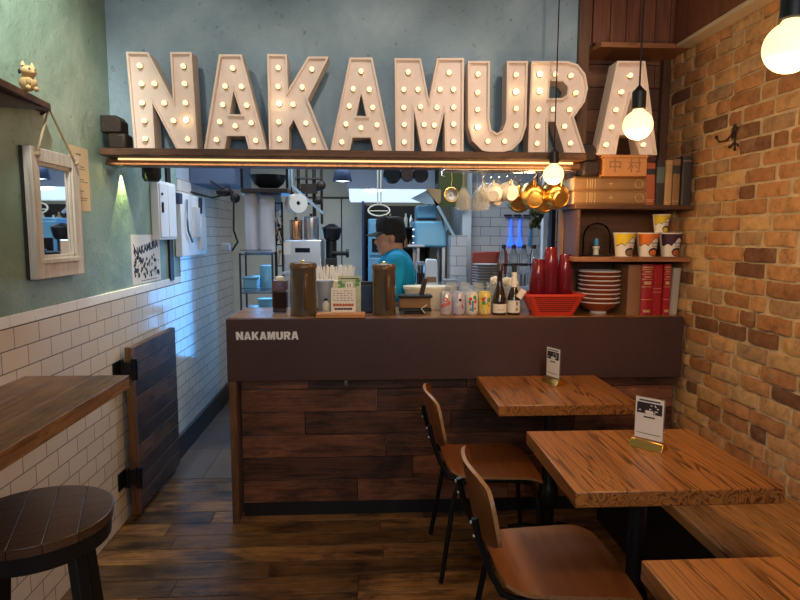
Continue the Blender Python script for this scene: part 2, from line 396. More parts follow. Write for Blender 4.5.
b = MB(); b.box(-1.4, -1.249, -1.6, 4.11, 0, 2.9); struct('wall_left', b, 'green')
b = MB(); b.box(-1.4, -1.249, 4.11, 5.9, 0, 2.5); struct('wall_left', b, 'wall_grey')
b = MB(); b.box(-1.249, -1.243, -1.6, 4.11, 0, 1.148); b.box(-1.249, -1.243, 4.11, 5.7, 0, 1.84)
wt = struct('wall_left', b, 'tile')
b = MB()
yy = -1.6+.008
while yy < 4.1: b.box(-1.249, -1.2425, yy, min(yy+.1605, 4.11), 1.1495, 1.192, random.random()); yy += .163
struct('trim_1', b, 'white_paint', bevel=.003)
M['white_paint_tile'] = M['white_paint']
b = MB(); b.box(-1.243, -1.225, 3.76, 5.7, 0, .15); struct('baseboard_left', b, 'dark_brown', bevel=.004)
b = MB(); b.box(-1.249, 1.06, 3.1, 3.2, 1.83, 2.9); struct('wall_back', b, 'blue')
b = MB(); random.seed(5); z = 0
while z < 2.9:
    x = 1.06
    while x < 1.66:
        l = random.uniform(.3, .6); b.box(x, min(x+l, 1.66)-.002, 3.33+random.uniform(0, .004), 3.36, z, min(z+.117, 2.9), random.random()); x += l
    z += .12
struct('wall_back', b, 'plank_back', bevel=.002)
b = MB(); b.box(1.06, 1.115, 3.07, 3.33, 1.62, 2.9, .3); struct('trim_2', b, 'post_dark', bevel=.003)
b = MB(); b.box(1.605, 1.648, 3.29, 3.33, 1.62, 2.42, .1); struct('trim_3', b, 'post_dark', bevel=.003)
# brick wall: every brick modelled in one wall mesh over a bumpy mortar bed
b = MB(); b.box(1.662, 1.9, -1.6, 3.36, 0, 2.9); struct('wall_right', b, 'mortar')
b = MB(); random.seed(11); z = .005; row = 0
while z < 2.9:
    h = random.uniform(.054, .06); y = -1.5 + (row % 2)*.1 + random.uniform(-.02, .02)
    while y < 3.335:
        l = random.choice([.2, .2, .205, .195, .1]) + random.uniform(-.008, .008)
        y1 = min(y+l, 3.34)
        if y1-y > .03 and z+h < 2.9:
            b.tint = min(1, max(0, random.gauss(.52, .27))) if random.random() < .9 else random.choice((.02, .97))
            x0 = 1.648+random.uniform(-.005, .006); n = len(b.v)
            ny = max(2, int((y1-y)/.03)); j = lambda a=.004: random.uniform(-a, a)
            rows = []
            for (fx, fz) in ((.03, 0), (.004, .004), (0, .5), (.004, .996), (.03, 1)):
                r = []
                for i in range(ny+1):
                    u = i/ny; e = .006 if i in (0, ny) and fx < .02 else 0
                    yy = y+(y1-y)*u + (e if i == 0 else -e if i == ny else 0)
                    r.append(len(b.v)); b.v.append(Vector((x0+fx+e+j(.0022), yy+j(.0018), z+h*fz+j(.0022)+(.003*noise.noise(Vector((yy*9, z*9, 1)))))))
                rows.append(r)
            for a, c in zip(rows, rows[1:]):
                for i in range(ny): b._f([a[i+1], a[i], c[i], c[i+1]])
            b._f([r[0] for r in rows]); b._f([r[-1] for r in reversed(rows)])
        y = y1+random.uniform(.009, .014)
    z += h+random.uniform(.009, .013); row += 1
struct('wall_right', b, 'brick', ang=60)
# kitchen shell
b = MB(); b.box(-1.4, .8, 5.7, 5.8, 0, 2.5); struct('wall_kitchen', b, 'creamwall')
b = MB(); b.box(.86, 1.9, 5.0, 5.8, 0, 1.9); struct('wall_kitchen', b, 'tilek')
b = MB(); b.box(.6, 1.9, 5.05, 5.8, 1.9, 2.5); struct('wall_kitchen', b, 'wall_grey')
b = MB(); b.box(1.66, 1.9, 3.36, 5.0, 0, 2.5); struct('wall_right', b, 'wall_grey')
b = MB(); b.box(.785, .86, 4.93, 5.8, 0, 2.5); struct('trim_4', b, 'cool_white', bevel=.006)
b = MB(); b.box(.58, .80, 4.86, 4.93, 1.70, 2.5); struct('wall_kitchen', b, 'greenwall')
# rear wall of the room behind the viewer with its shop window
b = MB(); b.box(-1.4, -1.15, -1.72, -1.6, 0, 2.9); b.box(1.5, 1.9, -1.72, -1.6, 0, 2.9); b.box(-1.15, 1.5, -1.72, -1.6, 0, .7); b.box(-1.15, 1.5, -1.72, -1.6, 2.45, 2.9)
struct('wall_front', b, 'green')

# ================================================================ BAR
t = thing('service_bar', 'long bar with brown painted fascia above dark reclaimed plank front', 'bar', (.45, 3.0, 0))
bar = t
b = MB(); b.box(-.695, 1.63, 2.99, 3.02, .742, 1.058); ob('fascia', b, 'fascia', t, .004, w=True)
b = MB(); random.seed(2); b.box(-.69, 1.05, 3.02, 3.45, 1.02, 1.06, .3); b.box(1.0505, 1.63, 3.02, 3.325, 1.02, 1.06, .35)
ob('countertop', b, 'bar_top', t, .003, w=True)
b = MB()
joints = [[-.30, .52, 1.2], [.05, .8, 1.3], [-.32, .44, 1.1], [.1, .9], [.24, .95], [-.05, .75, 1.3]]
zz = .742
for r, jj in enumerate(joints):
    h = .06 if r == 0 else .1215
    xs = [-.645]+jj+[1.63]
    for a, c in zip(xs, xs[1:]): b.box(a+.001, c-.001, 3.055+random.uniform(0, .006), 3.085, zz-h+.0015, zz-.001, random.random())
    zz -= h
ob('plank_front', b, 'bar_front', t, .002, w=True)
b = MB(); b.box(-.645, 1.63, 3.07, 3.1, 0, .075, .2); ob('kickboard', b, 'black', t, w=True)
b = MB(); b.box(-.69, -.655, 2.995, 3.45, 0, .742, .2); ob('end_panel', b, 'post_warm', t, .002, w=True)
b = MB(); b.box(-.115, -.10, 3.05, 3.056, .70, .742); b.tube([(-.1075, 3.05, .715), (-.1075, 3.035, .705), (-.1075, 3.03, .72)], .004, 8); ob('coat_hook', b, 'steel', t, w=True)

# ================================================================ SHELF OVER THE BAR, SIGN LETTERS
t = thing('sign_shelf', 'long dark timber shelf across the opening holding the lit letters', 'shelf', (-.1, 3.0, 1.83))
b = MB()
b.prism([(-1.215, 1.832), (1.05, 1.832), (1.05, 1.866), (-1.215, 1.866)], 2.875, 3.1); ob('shelf_board', b, 'beam', t, .004, w=True)
b = MB(); b.box(-1.235, 1.06, 2.98, 3.099, 1.80, 1.829, .7); ob('beam', b, 'post_dark', t, .003, w=True)
b = MB(); b.box(-1.17, 1.015, 2.970, 2.979, 1.823, 1.831); ob('light_strip', b, 'led', t, w=True)['label'] = 'glowing warm strip light under the shelf'
LET = [
('N',[(-1.096, 2.304), (-0.997, 2.304), (-0.893, 2.092), (-0.898, 2.306), (-0.801, 2.308), (-0.788, 1.867), (-0.883, 1.866), (-0.987, 2.077), (-0.983, 1.865), (-1.077, 1.864)],
 None,
 [(-1.039, 2.244), (-0.842, 2.245), (-1.034, 2.164), (-0.975, 2.165), (-0.838, 2.167), (-1.035, 2.078), (-0.934, 2.079), (-0.837, 2.081), (-1.028, 1.998), (-0.895, 2.0), (-0.837, 2.004), (-1.028, 1.916), (-0.833, 1.917)]),
('A',[(-0.677, 2.3), (-0.574, 2.302), (-0.467, 1.867), (-0.55, 1.866), (-0.567, 1.933), (-0.651, 1.932), (-0.664, 1.865), (-0.76, 1.864)],
 [(-0.616, 2.137), (-0.636, 2.033), (-0.583, 2.032)],
 [(-0.617, 2.24), (-0.654, 2.159), (-0.579, 2.158), (-0.667, 2.075), (-0.557, 2.074), (-0.683, 1.997), (-0.612, 1.979), (-0.538, 1.994), (-0.701, 1.915), (-0.519, 1.913)]),
('K',[(-0.457, 2.306), (-0.366, 2.306), (-0.364, 2.146), (-0.269, 2.298), (-0.172, 2.3), (-0.272, 2.106), (-0.176, 1.87), (-0.275, 1.868), (-0.34, 2.011), (-0.362, 1.973), (-0.364, 1.868), (-0.457, 1.867)],
 None,
 [(-0.408, 2.246), (-0.252, 2.242), (-0.41, 2.161), (-0.298, 2.16), (-0.406, 2.084), (-0.342, 2.081), (-0.41, 2.0), (-0.283, 1.996), (-0.409, 1.921), (-0.247, 1.916)]),
('A',[(-0.076, 2.297), (0.03, 2.299), (0.123, 1.867), (0.037, 1.866), (0.021, 1.933), (-0.064, 1.932), (-0.079, 1.865), (-0.171, 1.864)],
 [(-0.023, 2.135), (-0.046, 2.032), (0.001, 2.032)],
 [(-0.023, 2.237), (-0.06, 2.156), (0.015, 2.154), (-0.079, 2.077), (0.032, 2.072), (-0.095, 1.994), (-0.025, 1.978), (0.051, 1.992), (-0.115, 1.911), (0.066, 1.911)]),
('M',[(0.134, 2.299), (0.258, 2.299), (0.298, 2.11), (0.334, 2.302), (0.462, 2.305), (0.466, 1.869), (0.377, 1.868), (0.372, 2.06), (0.329, 1.867), (0.266, 1.867), (0.227, 2.063), (0.228, 1.868), (0.14, 1.867)],
 None,
 [(0.198, 2.237), (0.392, 2.238), (0.178, 2.157), (0.245, 2.158), (0.35, 2.16), (0.415, 2.161), (0.178, 2.074), (0.258, 2.079), (0.336, 2.077), (0.416, 2.079), (0.181, 1.995), (0.276, 1.996), (0.324, 1.994), (0.417, 2.0), (0.181, 1.914), (0.301, 1.917), (0.418, 1.918)]),
('U',[(0.481, 2.292), (0.586, 2.293), (0.589, 2.022), (0.6, 1.975), (0.626, 1.961), (0.655, 1.976), (0.67, 2.023), (0.667, 2.295), (0.768, 2.297), (0.768, 1.996), (0.748, 1.93), (0.701, 1.882), (0.623, 1.865), (0.555, 1.879), (0.508, 1.923), (0.486, 1.992)],
 None,
 [(0.53, 2.233), (0.713, 2.234), (0.53, 2.149), (0.714, 2.155), (0.531, 2.07), (0.717, 2.077), (0.533, 1.988), (0.719, 1.997), (0.584, 1.922), (0.665, 1.923)]),
('R',[(0.784, 2.297), (0.961, 2.3), (1.01, 2.286), (1.048, 2.242), (1.063, 2.177), (1.05, 2.112), (0.999, 2.041), (1.064, 1.872), (0.961, 1.871), (0.907, 2.018), (0.873, 2.018), (0.877, 1.87), (0.779, 1.869)],
 [(0.877, 2.207), (0.94, 2.206), (0.965, 2.18), (0.961, 2.143), (0.937, 2.129), (0.874, 2.128)],
 [(0.828, 2.239), (0.903, 2.24), (0.979, 2.234), (0.828, 2.161), (1.006, 2.155), (0.827, 2.075), (0.898, 2.076), (0.978, 2.076), (0.824, 1.996), (0.956, 1.997), (0.823, 1.915), (0.987, 1.918)]),
('A',[(1.201, 2.305), (1.338, 2.307), (1.419, 1.866), (1.333, 1.865), (1.312, 1.96), (1.226, 1.959), (1.213, 1.864), (1.121, 1.863)],
 [(1.274, 2.14), (1.252, 2.034), (1.302, 2.034)],
 [(1.272, 2.242), (1.232, 2.164), (1.307, 2.165), (1.208, 2.08), (1.327, 2.08), (1.19, 1.998), (1.265, 1.996), (1.166, 1.914), (1.352, 1.916)]),
]
NAMES = ['white N marquee letter with small bulbs, leftmost of the sign', 'white A marquee letter right of the N, second in the sign', 'white K marquee letter with small bulbs, third in the sign',
 'white A marquee letter between the K and the M', 'white M marquee letter with small bulbs in the sign', 'white U marquee letter with small bulbs in the sign',
 'white R marquee letter with small bulbs in the sign', 'last white A marquee letter standing apart on the wooden box']
bulbme = None
def offs(poly, d):
    k = len(poly); out = []
    area = sum(poly[i][0]*poly[(i+1) % k][1]-poly[(i+1) % k][0]*poly[i][1] for i in range(k)); sg = 1 if area > 0 else -1
    for i in range(k):
        p0, p1, p2 = (Vector(poly[i-1]), Vector(poly[i]), Vector(poly[(i+1) % k]))
        a = (p1-p0).normalized(); c = (p2-p1).normalized()
        na = Vector((-a.y, a.x))*sg; nc = Vector((-c.y, c.x))*sg
        bis = (na+nc); bis = bis.normalized() if bis.length > 1e-4 else na
        q = max(.35, bis.dot(na)); out.append(tuple(p1+bis*(d/q)))
    return out
for li, (ch, outer, hole, bulbs) in enumerate(LET):
    last = li == 7
    y0, y1, yf = 2.93, 3.03, 2.948
    cx = sum(p[0] for p in outer)/len(outer)
    t = thing('marquee_letter', NAMES[li], 'sign letter', (cx, 2.98, 1.866), group='light-up letters of the sign')
    if last: yf = 2.955
    lo = min(p[1] for p in outer); outer = [(p[0], 1.8662 if p[1] < 1.878 and ch != 'U' else p[1]) for p in outer]
    if ch == 'U': outer = [(p[0], max(p[1], 1.8665)) for p in outer]
    b = MB()
    loops = [(outer, offs(outer, .009))] + ([(hole, offs(hole, -.009))] if hole else [])
    for o_, i_ in loops:
        k = len(o_)
        for i in range(k):
            j = (i+1) % k; P = lambda p, y: (p[0], y, p[1])
            b.quad(P(o_[i], y1), P(o_[j], y1), P(o_[j], y0), P(o_[i], y0))
            b.quad(P(o_[i], y0), P(o_[j], y0), P(i_[j], y0), P(i_[i], y0))
            b.quad(P(i_[i], y0), P(i_[j], y0), P(i_[j], yf+.002), P(i_[i], yf+.002))
    ob('letter_rim', b, 'sign_side', t, w=True, fix=True, ang=20)
    b = MB()
    for yy, fl in ((yf, 0), (y1, 1)):
        ls = [[Vector((p[0], p[1], 0)) for p in l[0]] for l in loops]; flat = [v for l in ls for v in l]
        n = len(b.v); b.v += [Vector((v.x, yy, v.y)) for v in flat]
        for tri in tessellate_polygon(ls): b._f([n+i for i in tri])
    ob('letter_face', b, 'sign_face', t, w=True)
    if bulbme is None:
        bb = MB(); bb.lathe([(.0135, 0), (.0135, -.004), (.010, -.006)], 14, Rx(-PI/2)); bb.mi = 1
        bb.lathe([(.0085, -.003), (.0115, -.012), (.012, -.018), (.009, -.026), (.003, -.0295), (1e-5, -.030)], 14, Rx(-PI/2) )
        tmp = ob('bulb', bb, ['gold_trim', 'lamp_glow'], t); bulbme = tmp.data
        bb2 = bulbme.copy(); bb2.materials[1] = M['lamp_glow_dim']; bpy.data.objects.remove(tmp)
    hot = {('N', 10), ('U', 3), ('U', 6), ('R', 0), ('R', 3), ('K', 4)}
    for bi, (bx_, bz_) in enumerate(bulbs):
        o = bpy.data.objects.new('bulb', bulbme if (ch, bi) in hot else bb2); C.objects.link(o); o.parent = t
        o.location = (bx_-cx, yf-.0005-2.98, bz_-1.866); o.rotation_euler = (0, 0, 0)
xw = -.6475
for ch, outer, hole, _ in LET:     # the same block letters, small, on the bar fascia
    x0 = min(p[0] for p in outer); x1 = max(p[0] for p in outer); f = lambda p: ((p[0]-x0)*.119+xw, (p[1]-1.865)*.093+.954)
    ls = [[Vector((*f(p), 0)) for p in l] for l in ([outer]+([hole] if hole else []))]; flat = [v for l in ls for v in l]; b = MB()
    for yy in (2.9875, 2.9895): 
        n = len(b.v); b.v += [Vector((v.x, yy, v.y)) for v in flat]
        for tri in tessellate_polygon(ls): b._f([n+i for i in tri])
    n0 = 0; K = len(flat)
    for l in ls:
        k = len(l)
        for i in range(k): j = (i+1) % k; b._f([n0+i, n0+j, K+n0+j, K+n0+i])
        n0 += k
    ob('lettering', b, 'white_paint', bar, w=True, fix=True); xw += (x1-x0)*.119+.0035


# ================================================================ LEFT WALL ITEMS
t = thing('wall_counter', 'thick timber eating counter fixed along the white tiled wall', 'counter', (-1.05, 1.0, .912))
b = MB(); b.box(-1.242, -1.12, -.3, 2.22, .914, .962, .7); b.box(-1.119, -.99, -.3, 2.22, .914, .962, .35); b.box(-.989, -.87, -.3, 2.22, .914, .962, .55)
ob('counter_top', b, 'ledge', t, .003, w=True)
b = MB()
for y in (-.1, 1.2):
    b.prism([(-1.242, .914), (-.95, .914), (-.95, .90), (-1.225, .65), (-1.242, .65)], y, y+.03, 'Y')
ob('bracket', b, 'black_steel', t, w=True)
# stool
t = thing('bar_stool', 'round dark wooden bar stool with black legs under the wall counter', 'stool', (-.945, 1.70, 0), .35)
b = MB(); 
for i in range(5):
    x0 = -.2+i*.08; pts = []
    for k in range(13): x = x0+.0794*k/12; pts.append((x, -math.sqrt(max(0, .203**2-x*x))))
    pts += [(p[0], -p[1]) for p in reversed(pts)]
    b.tint = random.random(); b.prism(pts, .652, .68, 'Z')
ob('seat', b, 'stool', t, .002)
b = MB(); b.lathe([(.178, .60), (.192, .60), (.196, .652), (.17, .652), (.17, .61), (.178, .60)], 48, close=False); ob('seat_ring', b, 'black', t)
for a in (45, 135, 225, 315):
    a = math.radians(a); ca, sa = math.cos(a), math.sin(a); b = MB()
    n = 0; b.bx((0, 0, 0), (.036, .036, .66)); R = Matrix.Rotation(a, 4, 'Z') @ T(.178, 0, .325) @ Ry(-.105)
    b.xf(R); b.v = [Vector((v.x, v.y, max(v.z, 0))) for v in b.v]; ob('leg', b, 'black', t, .004)
b = MB(); b.tube([(.192*math.cos(2*PI*i/32), .192*math.sin(2*PI*i/32), .22) for i in range(32)], .009, 8, True); ob('foot_ring', b, 'black_steel', t)
# folded swing door leaf
t = thing('swing_door', 'dark plank half door folded back against the white tiled wall', 'door', (-1.2, 3.06, 0))
b = MB(); z = .035; random.seed(9)
while z < .88:
    b.box(-1.212, -1.178, 3.085, 3.74, z, min(z+.085, .905), random.random()); z += .087
ob('door_planks', b, 'leaf', t, .002, w=True)
b = MB(); b.box(-1.214, -1.176, 3.05, 3.083, .03, .908, .5); ob('edge_strip', b, 'post_warm', t, .002, w=True)
for z in (.80, .235):
    b = MB(); b.box(-1.2425, -1.236, 2.965, 3.045, z-.045, z+.045); b.lathe([(.012, -.05), (.012, .05)], 14, T(-1.224, 3.035, z)); b.box(-1.236, -1.17, 3.028, 3.049, z-.038, z+.038); b.box(-1.1765, -1.171, 3.03, 3.12, z-.03, z+.03)
    b.lathe([(.016, -.055), (.016, .055)], 14, T(-1.165, 3.04, z)); ob('hinge', b, 'black_steel', t, .002, w=True)
# mirror
t = thing('wall_mirror', 'mirror in weathered white wooden frame hung by rope on green wall', 'mirror', (-1.235, 2.46, 1.307))
Y0, Y1, Z0, Z1, y0, y1, z0, z1 = 2.285, 2.652, 1.307, 1.792, 2.335, 2.59, 1.385, 1.742
b = MB(); 
for q in ((Y0, y0, Z0, Z1), (y1, Y1, Z0, Z1), (y0, y1, z1, Z1), (y0, y1, Z0, z0)): b.box(-1.236, -1.205, q[0], q[1], q[2], q[3], random.random())
b.box(-1.236, -1.196, y0-.012, y1+.012, z0-.022, z0-.004, .2)
ob('frame', b, 'frame_white', t, .003, w=True)
b = MB(); b.box(-1.245, -1.236, Y0-.004, Y1, Z0, Z1); ob('frame_back', b, 'dark_brown', t, w=True)
b = MB()
for q in ((y0, y0+.014, z0, z1), (y1-.014, y1, z0, z1), (y0, y1, z1-.014, z1), (y0, y1, z0, z0+.01)): b.box(-1.222, -1.211, *q)
ob('inner_molding', b, 'frame_white', t, .002, w=True)
b = MB(); b.box(-1.234, -1.222, y0, y1, z0, z1); ob('mirror_glass', b, 'mirror', t, w=True)
b = MB(); b.tube([(-1.2, 2.315, 1.765), (-1.203, 2.34, 1.80), (-1.213, 2.445, 1.955), (-1.203, 2.58, 1.80), (-1.2, 2.61, 1.765)], .0045, 8); b.ball((-1.198, 2.315, 1.765), .010); b.ball((-1.198, 2.612, 1.765), .010)
ob('hanging_rope', b, 'rope', t, w=True)
# shelf with figurine
t = thing('small_wall_shelf', 'rough wooden shelf high on the left green wall', 'shelf', (-1.21, 2.0, 1.94))
b = MB(); b.prism([(-1.249, 1.2), (-1.08, 1.2), (-1.125, 1.8), (-1.19, 2.41), (-1.205, 2.445), (-1.249, 2.45)], 1.94, 1.965, 'Z'); ob('shelf_board', b, 'beam', t, .003, w=True)
b = MB(); b.prism([(2.42, 1.94), (1.2, 1.94), (1.2, 1.80), (2.0, 1.875)], -1.21, -1.19, 'X'); ob('shelf_bracket', b, 'dark_brown', t, .002, w=True)
b = MB(); b.tube([(-1.244, 2.445, 1.93), (-1.215, 2.445, 1.95)], .006, 8); ob('nail', b, 'rust_iron', t, w=True)
t = thing('cat_figurine', 'small cream cat figurine sitting on the rough wall shelf', 'figurine', (-1.165, 2.215, 1.9655), -.5)
b = MB(); b.ball((0, 0, .032), .034, sc=(1, .9, 1)); b.ball((.012, 0, .078), .029, sc=(1, 1.1, .85)); b.ball((.034, 0, .072), .010, 12, 8)
for s in (-1, 1): b.lathe([(.011, 0), (.006, .012), (1e-4, .022)], 10, T(.008, s*.02, .098)); b.ball((.03, s*.017, .008), .011, 12, 8); b.ball((.028, s*.014, .035), .009, 12, 8, sc=(1, 1, 1.8))
b.tube([(-.028, 0, .01), (-.045, .02, .03), (-.04, .03, .055)], .007, 8); ob('body', b, 'figurine', t)
for q in ((.036, .012, .084, .0045), (.036, -.012, .084, .0045)): b = MB(); b.ball(q[:3], q[3], 8, 6); ob('eye', b, 'ink', t)
b = MB(); b.ball((-.002, -.03, .075), .009, 10, 8, sc=(1, .5, 1.2)); ob('painted_patch', b, 'ink', t); t.scale = (.82,)*3
# notices
def sheet(name, label, Y0, Y1, Z0, Z1, m, cat='paper', x=-1.2485, th=.0012, shear=0):
    t = thing(name, label, cat, (x, (Y0+Y1)/2, Z0)); b = MB(); b.prism([(Y0, Z0), (Y1, Z0+shear), (Y1, Z1+shear), (Y0, Z1)], x+.0002, x+th, 'X'); ob('sheet', b, m, t, w=True); return t
t = sheet('paper_notice', 'tan paper notice with small print behind the mirror', 2.66, 2.835, 1.575, 1.85, 'paper_tan')
b = MB(); random.seed(4)
for i, (z, n, h) in enumerate([(1.815, 3, .006), (1.765, 5, .003), (1.755, 6, .003), (1.71, 4, .003), (1.70, 6, .003), (1.66, 4, .003), (1.63, 6, .003), (1.62, 5, .003)]):
    y = 2.70 + (.02 if i == 0 else 0)
    for k in range(n): l = random.uniform(.008, .02); b.box(-1.2474, -1.2470, y, y+l, z, z+h); y += l+.005
ob('print', b, 'ink', t, w=True)
t = sheet('band_poster', 'black and white comic style poster taped above the tiles', 3.29, 3.735, 1.2, 1.47, 'paper', 'poster', x=-1.2495)
RL = Matrix(((0, 0, 1, 0), (1, 0, 0, 0), (0, 1, 0, 0), (0, 0, 0, 1)))
text('headline', 'NAKAMURA', .058, 'ink', t, T(.0016, .0, .195) @ RL @ Rz(.12), .0003, .003, 1.15)
b = MB(); random.seed(21)
def blob(b, cy, cz, r, x, sy=1.0):
    k = 12; b.prism([(cy+sy*r*(1+random.uniform(-.25, .25))*math.cos(2*PI*i/k), cz+r*(1+random.uniform(-.25, .25))*math.sin(2*PI*i/k)) for i in range(k)], x, x+.0003, 'X')
for i in range(70): blob(b, random.uniform(3.33, 3.70), random.uniform(1.235, 1.355), random.uniform(.004, .015), -1.2482+.00002*i)
for i in range(10): blob(b, 3.33+random.uniform(-.01, .01), 1.25+i*.018, random.uniform(.005, .012), -1.2482+.00002*i)
for k in range(9): b.box(-1.2482, -1.2479, 3.42+k*.028, 3.44+k*.028, 1.212, 1.217)
ob('drawing', b, 'ink', t, w=True)
b = MB()
for i in range(40): blob(b, random.uniform(3.35, 3.68), random.uniform(1.245, 1.35), random.uniform(.003, .008), -1.2464+.00002*i)
ob('drawing_highlights', b, 'paper', t, w=True)
# electrical panel, pin board, spotlight
t = thing('breaker_panel', 'white wall cabinet door with dark latch above the poster', 'cabinet', (-1.22, 3.78, 1.44))
b = MB(); b.box(-1.249, -1.205, 3.61, 3.93, 1.44, 1.785); ob('cabinet', b, 'white_paint', t, .004, w=True)
b = MB(); b.box(-1.205, -1.198, 3.625, 3.765, 1.455, 1.77); b.box(-1.205, -1.198, 3.775, 3.915, 1.455, 1.77); ob('door', b, 'white_paint', t, .003, w=True)
b = MB(); b.box(-1.198, -1.19, 3.645, 3.665, 1.60, 1.66); b.box(-1.198, -1.19, 3.645, 3.66, 1.70, 1.715); ob('latch', b, 'ink', t, .002, w=True)
t = thing('tool_board', 'white board with hanging utensils on the kitchen wall', 'board', (-1.2, 4.3, 1.33))
b = MB(); b.box(-1.2435, -1.2, 4.02, 4.62, 1.325, 1.74); ob('board', b, 'white_paint', t, .004, w=True)
b = MB(); b.tube([(-1.19, 4.12, 1.70), (-1.185, 4.09, 1.6), (-1.185, 4.11, 1.50), (-1.185, 4.2, 1.42)], .008, 8); ob('tongs', b, 'steel', t, w=True)
b = MB(); b.box(-1.2, -1.185, 4.27, 4.42, 1.45, 1.66); ob('note_sheet', b, 'paper', t, w=True)
b = MB(); b.tube([(-1.19, 4.45, 1.73), (-1.19, 4.44, 1.62)], .014, 8); ob('brush', b, 'ink', t, w=True)
b = MB(); b.box(-1.2, -1.18, 4.42, 4.56, 1.36, 1.60); ob('paper_roll_sheet', b, 'paper', t, .003, w=True)
b = MB(); b.box(-1.25, -1.18, 3.945, 4.0, 1.665, 1.735); single('wall_clip', 'small navy box clipped between the two white wall boards', 'clip', b, 'latch', bevel=.006)
t = thing('spotlight', 'black round fixture hanging under the left shelf end', 'light fixture', (-1.13, 3.3, 1.75))
b = MB(); b.lathe([(.036, 0), (.048, .02), (.048, .075), (.02, .085)], 24); ob('shade', b, 'black', t)
b = MB(); b.tube([(0, 0, .08), (-.02, -.05, .10), (-.05, -.10, .11)], .006, 8); ob('arm', b, 'black_steel', t)
b = MB(); b.box(-1.249, -1.235, 3.88, 3.95, 1.18, 2.45); struct('trim_5', b, 'dark_brown')
def speaker(label, x, y, z, m='dark_brown'):
    t = thing('speaker', label, 'speaker', (x, y, z), group=None)
    b = MB(); b.box(-.035, .05, -.05, .05, 0, .075); ob('lower_case', b, m, t, .012)
    b = MB(); b.prism([(-.065, .076), (.025, .076), (.03, .085), (.03, .13), (.01, .155), (-.065, .155)], -.048, .048); ob('upper_case', b, m, t, .006)
    return t
speaker('dark brown stepped box on the shelf left of the N', -1.165, 2.98, 1.8665)
# bar top is dressed in part three
# ================================================================ RIGHT SIDE: BOOKCASE, LEDGE, BENCH
t = thing('bookcase', 'dark two-shelf bookcase standing on the right end of the bar', 'bookcase', (1.35, 3.15, 1.06))
b = MB(); b.box(1.035, 1.64, 2.97, 3.20, 1.606, 1.627, .5); b.box(1.12, 1.64, 3.20, 3.29, 1.606, 1.627, .5); ob('top_shelf', b, 'dark_wood', t, .002, w=True)
b = MB(); b.box(1.045, 1.64, 2.97, 3.20, 1.343, 1.366, .8); b.box(1.12, 1.64, 3.20, 3.29, 1.343, 1.366, .8); ob('middle_shelf', b, 'shelf', t, .002, w=True)
b = MB(); b.box(1.057, 1.07, 2.99, 3.275, 1.3665, 1.605, .6); ob('side_panel', b, 'dark_wood', t, .002, w=True)
b = MB(); b.box(1.12, 1.64, 3.275, 3.29, 1.0605, 1.605, .4); ob('back_panel', b, 'plank_back', t, w=True)
b = MB(); b.box(1.045, 1.115, 3.205, 3.27, 1.0605, 1.825, .8); single('wooden_post', 'pale wooden post rising from the bar beside the bookcase', 'post', b, 'post', bevel=.003)
t = thing('ceiling_cupboard', 'red stained board cupboard on a timber ledge above the last A', 'cupboard', (1.4, 3.2, 2.42))
b = MB(); b.prism([(1.185, 3.10), (1.65, 3.10), (1.65, 3.33), (1.12, 3.33)], 2.42, 2.445, 'Z'); ob('ledge', b, 'shelf', t, .002, w=True)
b = MB(); x = 1.16; random.seed(6)
while x < 1.645:
    w_ = random.uniform(.07, .095); b.box(x, min(x+w_-.004, 1.648), 3.14, 3.16, 2.446, 2.9, random.random()); b.box(x-.010, x+.008, 3.125, 3.14, 2.446, 2.9, .3); x += w_
ob('board_front', b, 'redwood', t, .002, w=True)
b = MB(); b.prism([(3.29, 2.31), (3.11, 2.42), (3.15, 2.42), (3.325, 2.315)], 1.118, 1.15, 'X'); ob('brace', b, 'post_dark', t, .002, w=True)
b = MB(); b.prism([(1.117, 2.446), (1.15, 2.446), (1.155, 2.9), (1.117, 2.9)], 3.15, 3.33, 'Y'); ob('side_board', b, 'redwood', t, w=True)
t = thing('wall_ledge', 'pale edged timber ledge high along the brick wall', 'ledge', (1.6, 2.3, 2.42))
b = MB(); b.prism([(1.55, 1.2), (1.6475, 1.2), (1.6475, 3.09), (1.57, 3.09)], 2.42, 2.44, 'Z'); ob('bottom_board', b, 'white_trim', t, .002, w=True)
b = MB(); b.box(1.565, 1.6475, 1.2, 3.09, 2.441, 2.9, .4); ob('upper_boards', b, 'redwood', t, w=True)
t = thing('wall_bench', 'wooden bench with pale plank seat along the brick wall', 'bench', (1.4, 1.2, 0))
b = MB(); b.box(1.165, 1.185, -.6, 2.95, .405, .45, .2); b.box(1.187, 1.30, -.6, 2.95, .41, .45, .5); b.box(1.302, 1.655, -.6, 2.95, .41, .45, .9)
ob('seat', b, 'bench', t, .003, w=True)
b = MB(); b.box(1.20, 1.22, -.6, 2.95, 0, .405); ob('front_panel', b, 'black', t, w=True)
# iron hook on brick
t = thing('iron_wall_hook', 'rusty ornate iron hook fixed on the brick wall', 'hook', (1.645, 2.665, 1.92))
b = MB(); b.ball((-.006, 0, .03), .016, 12, 8, sc=(.4, 1, 1.3)); b.ball((-.006, .012, .0), .011, 12, 8, sc=(.4, 1, 1))
b.tube([(-.005, 0, .03), (-.02, 0, -.0), (-.03, .02, -.02), (-.045, .05, -.022), (-.05, .065, .0)], .0045, 8); b.ball((-.05, .066, .002), .008, 10, 8)
b.tube([(-.004, 0, .02), (-.004, -.005, -.06)], .004, 8); b.tube([(-.004, .03, -.045), (-.006, 0, -.03), (-.004, -.03, -.05)], .004, 8)
b.ball((-.004, -.006, -.062), .007, 8, 6); b.ball((-.004, .034, -.046), .007, 8, 6); ob('hook', b, 'rust_iron', t)

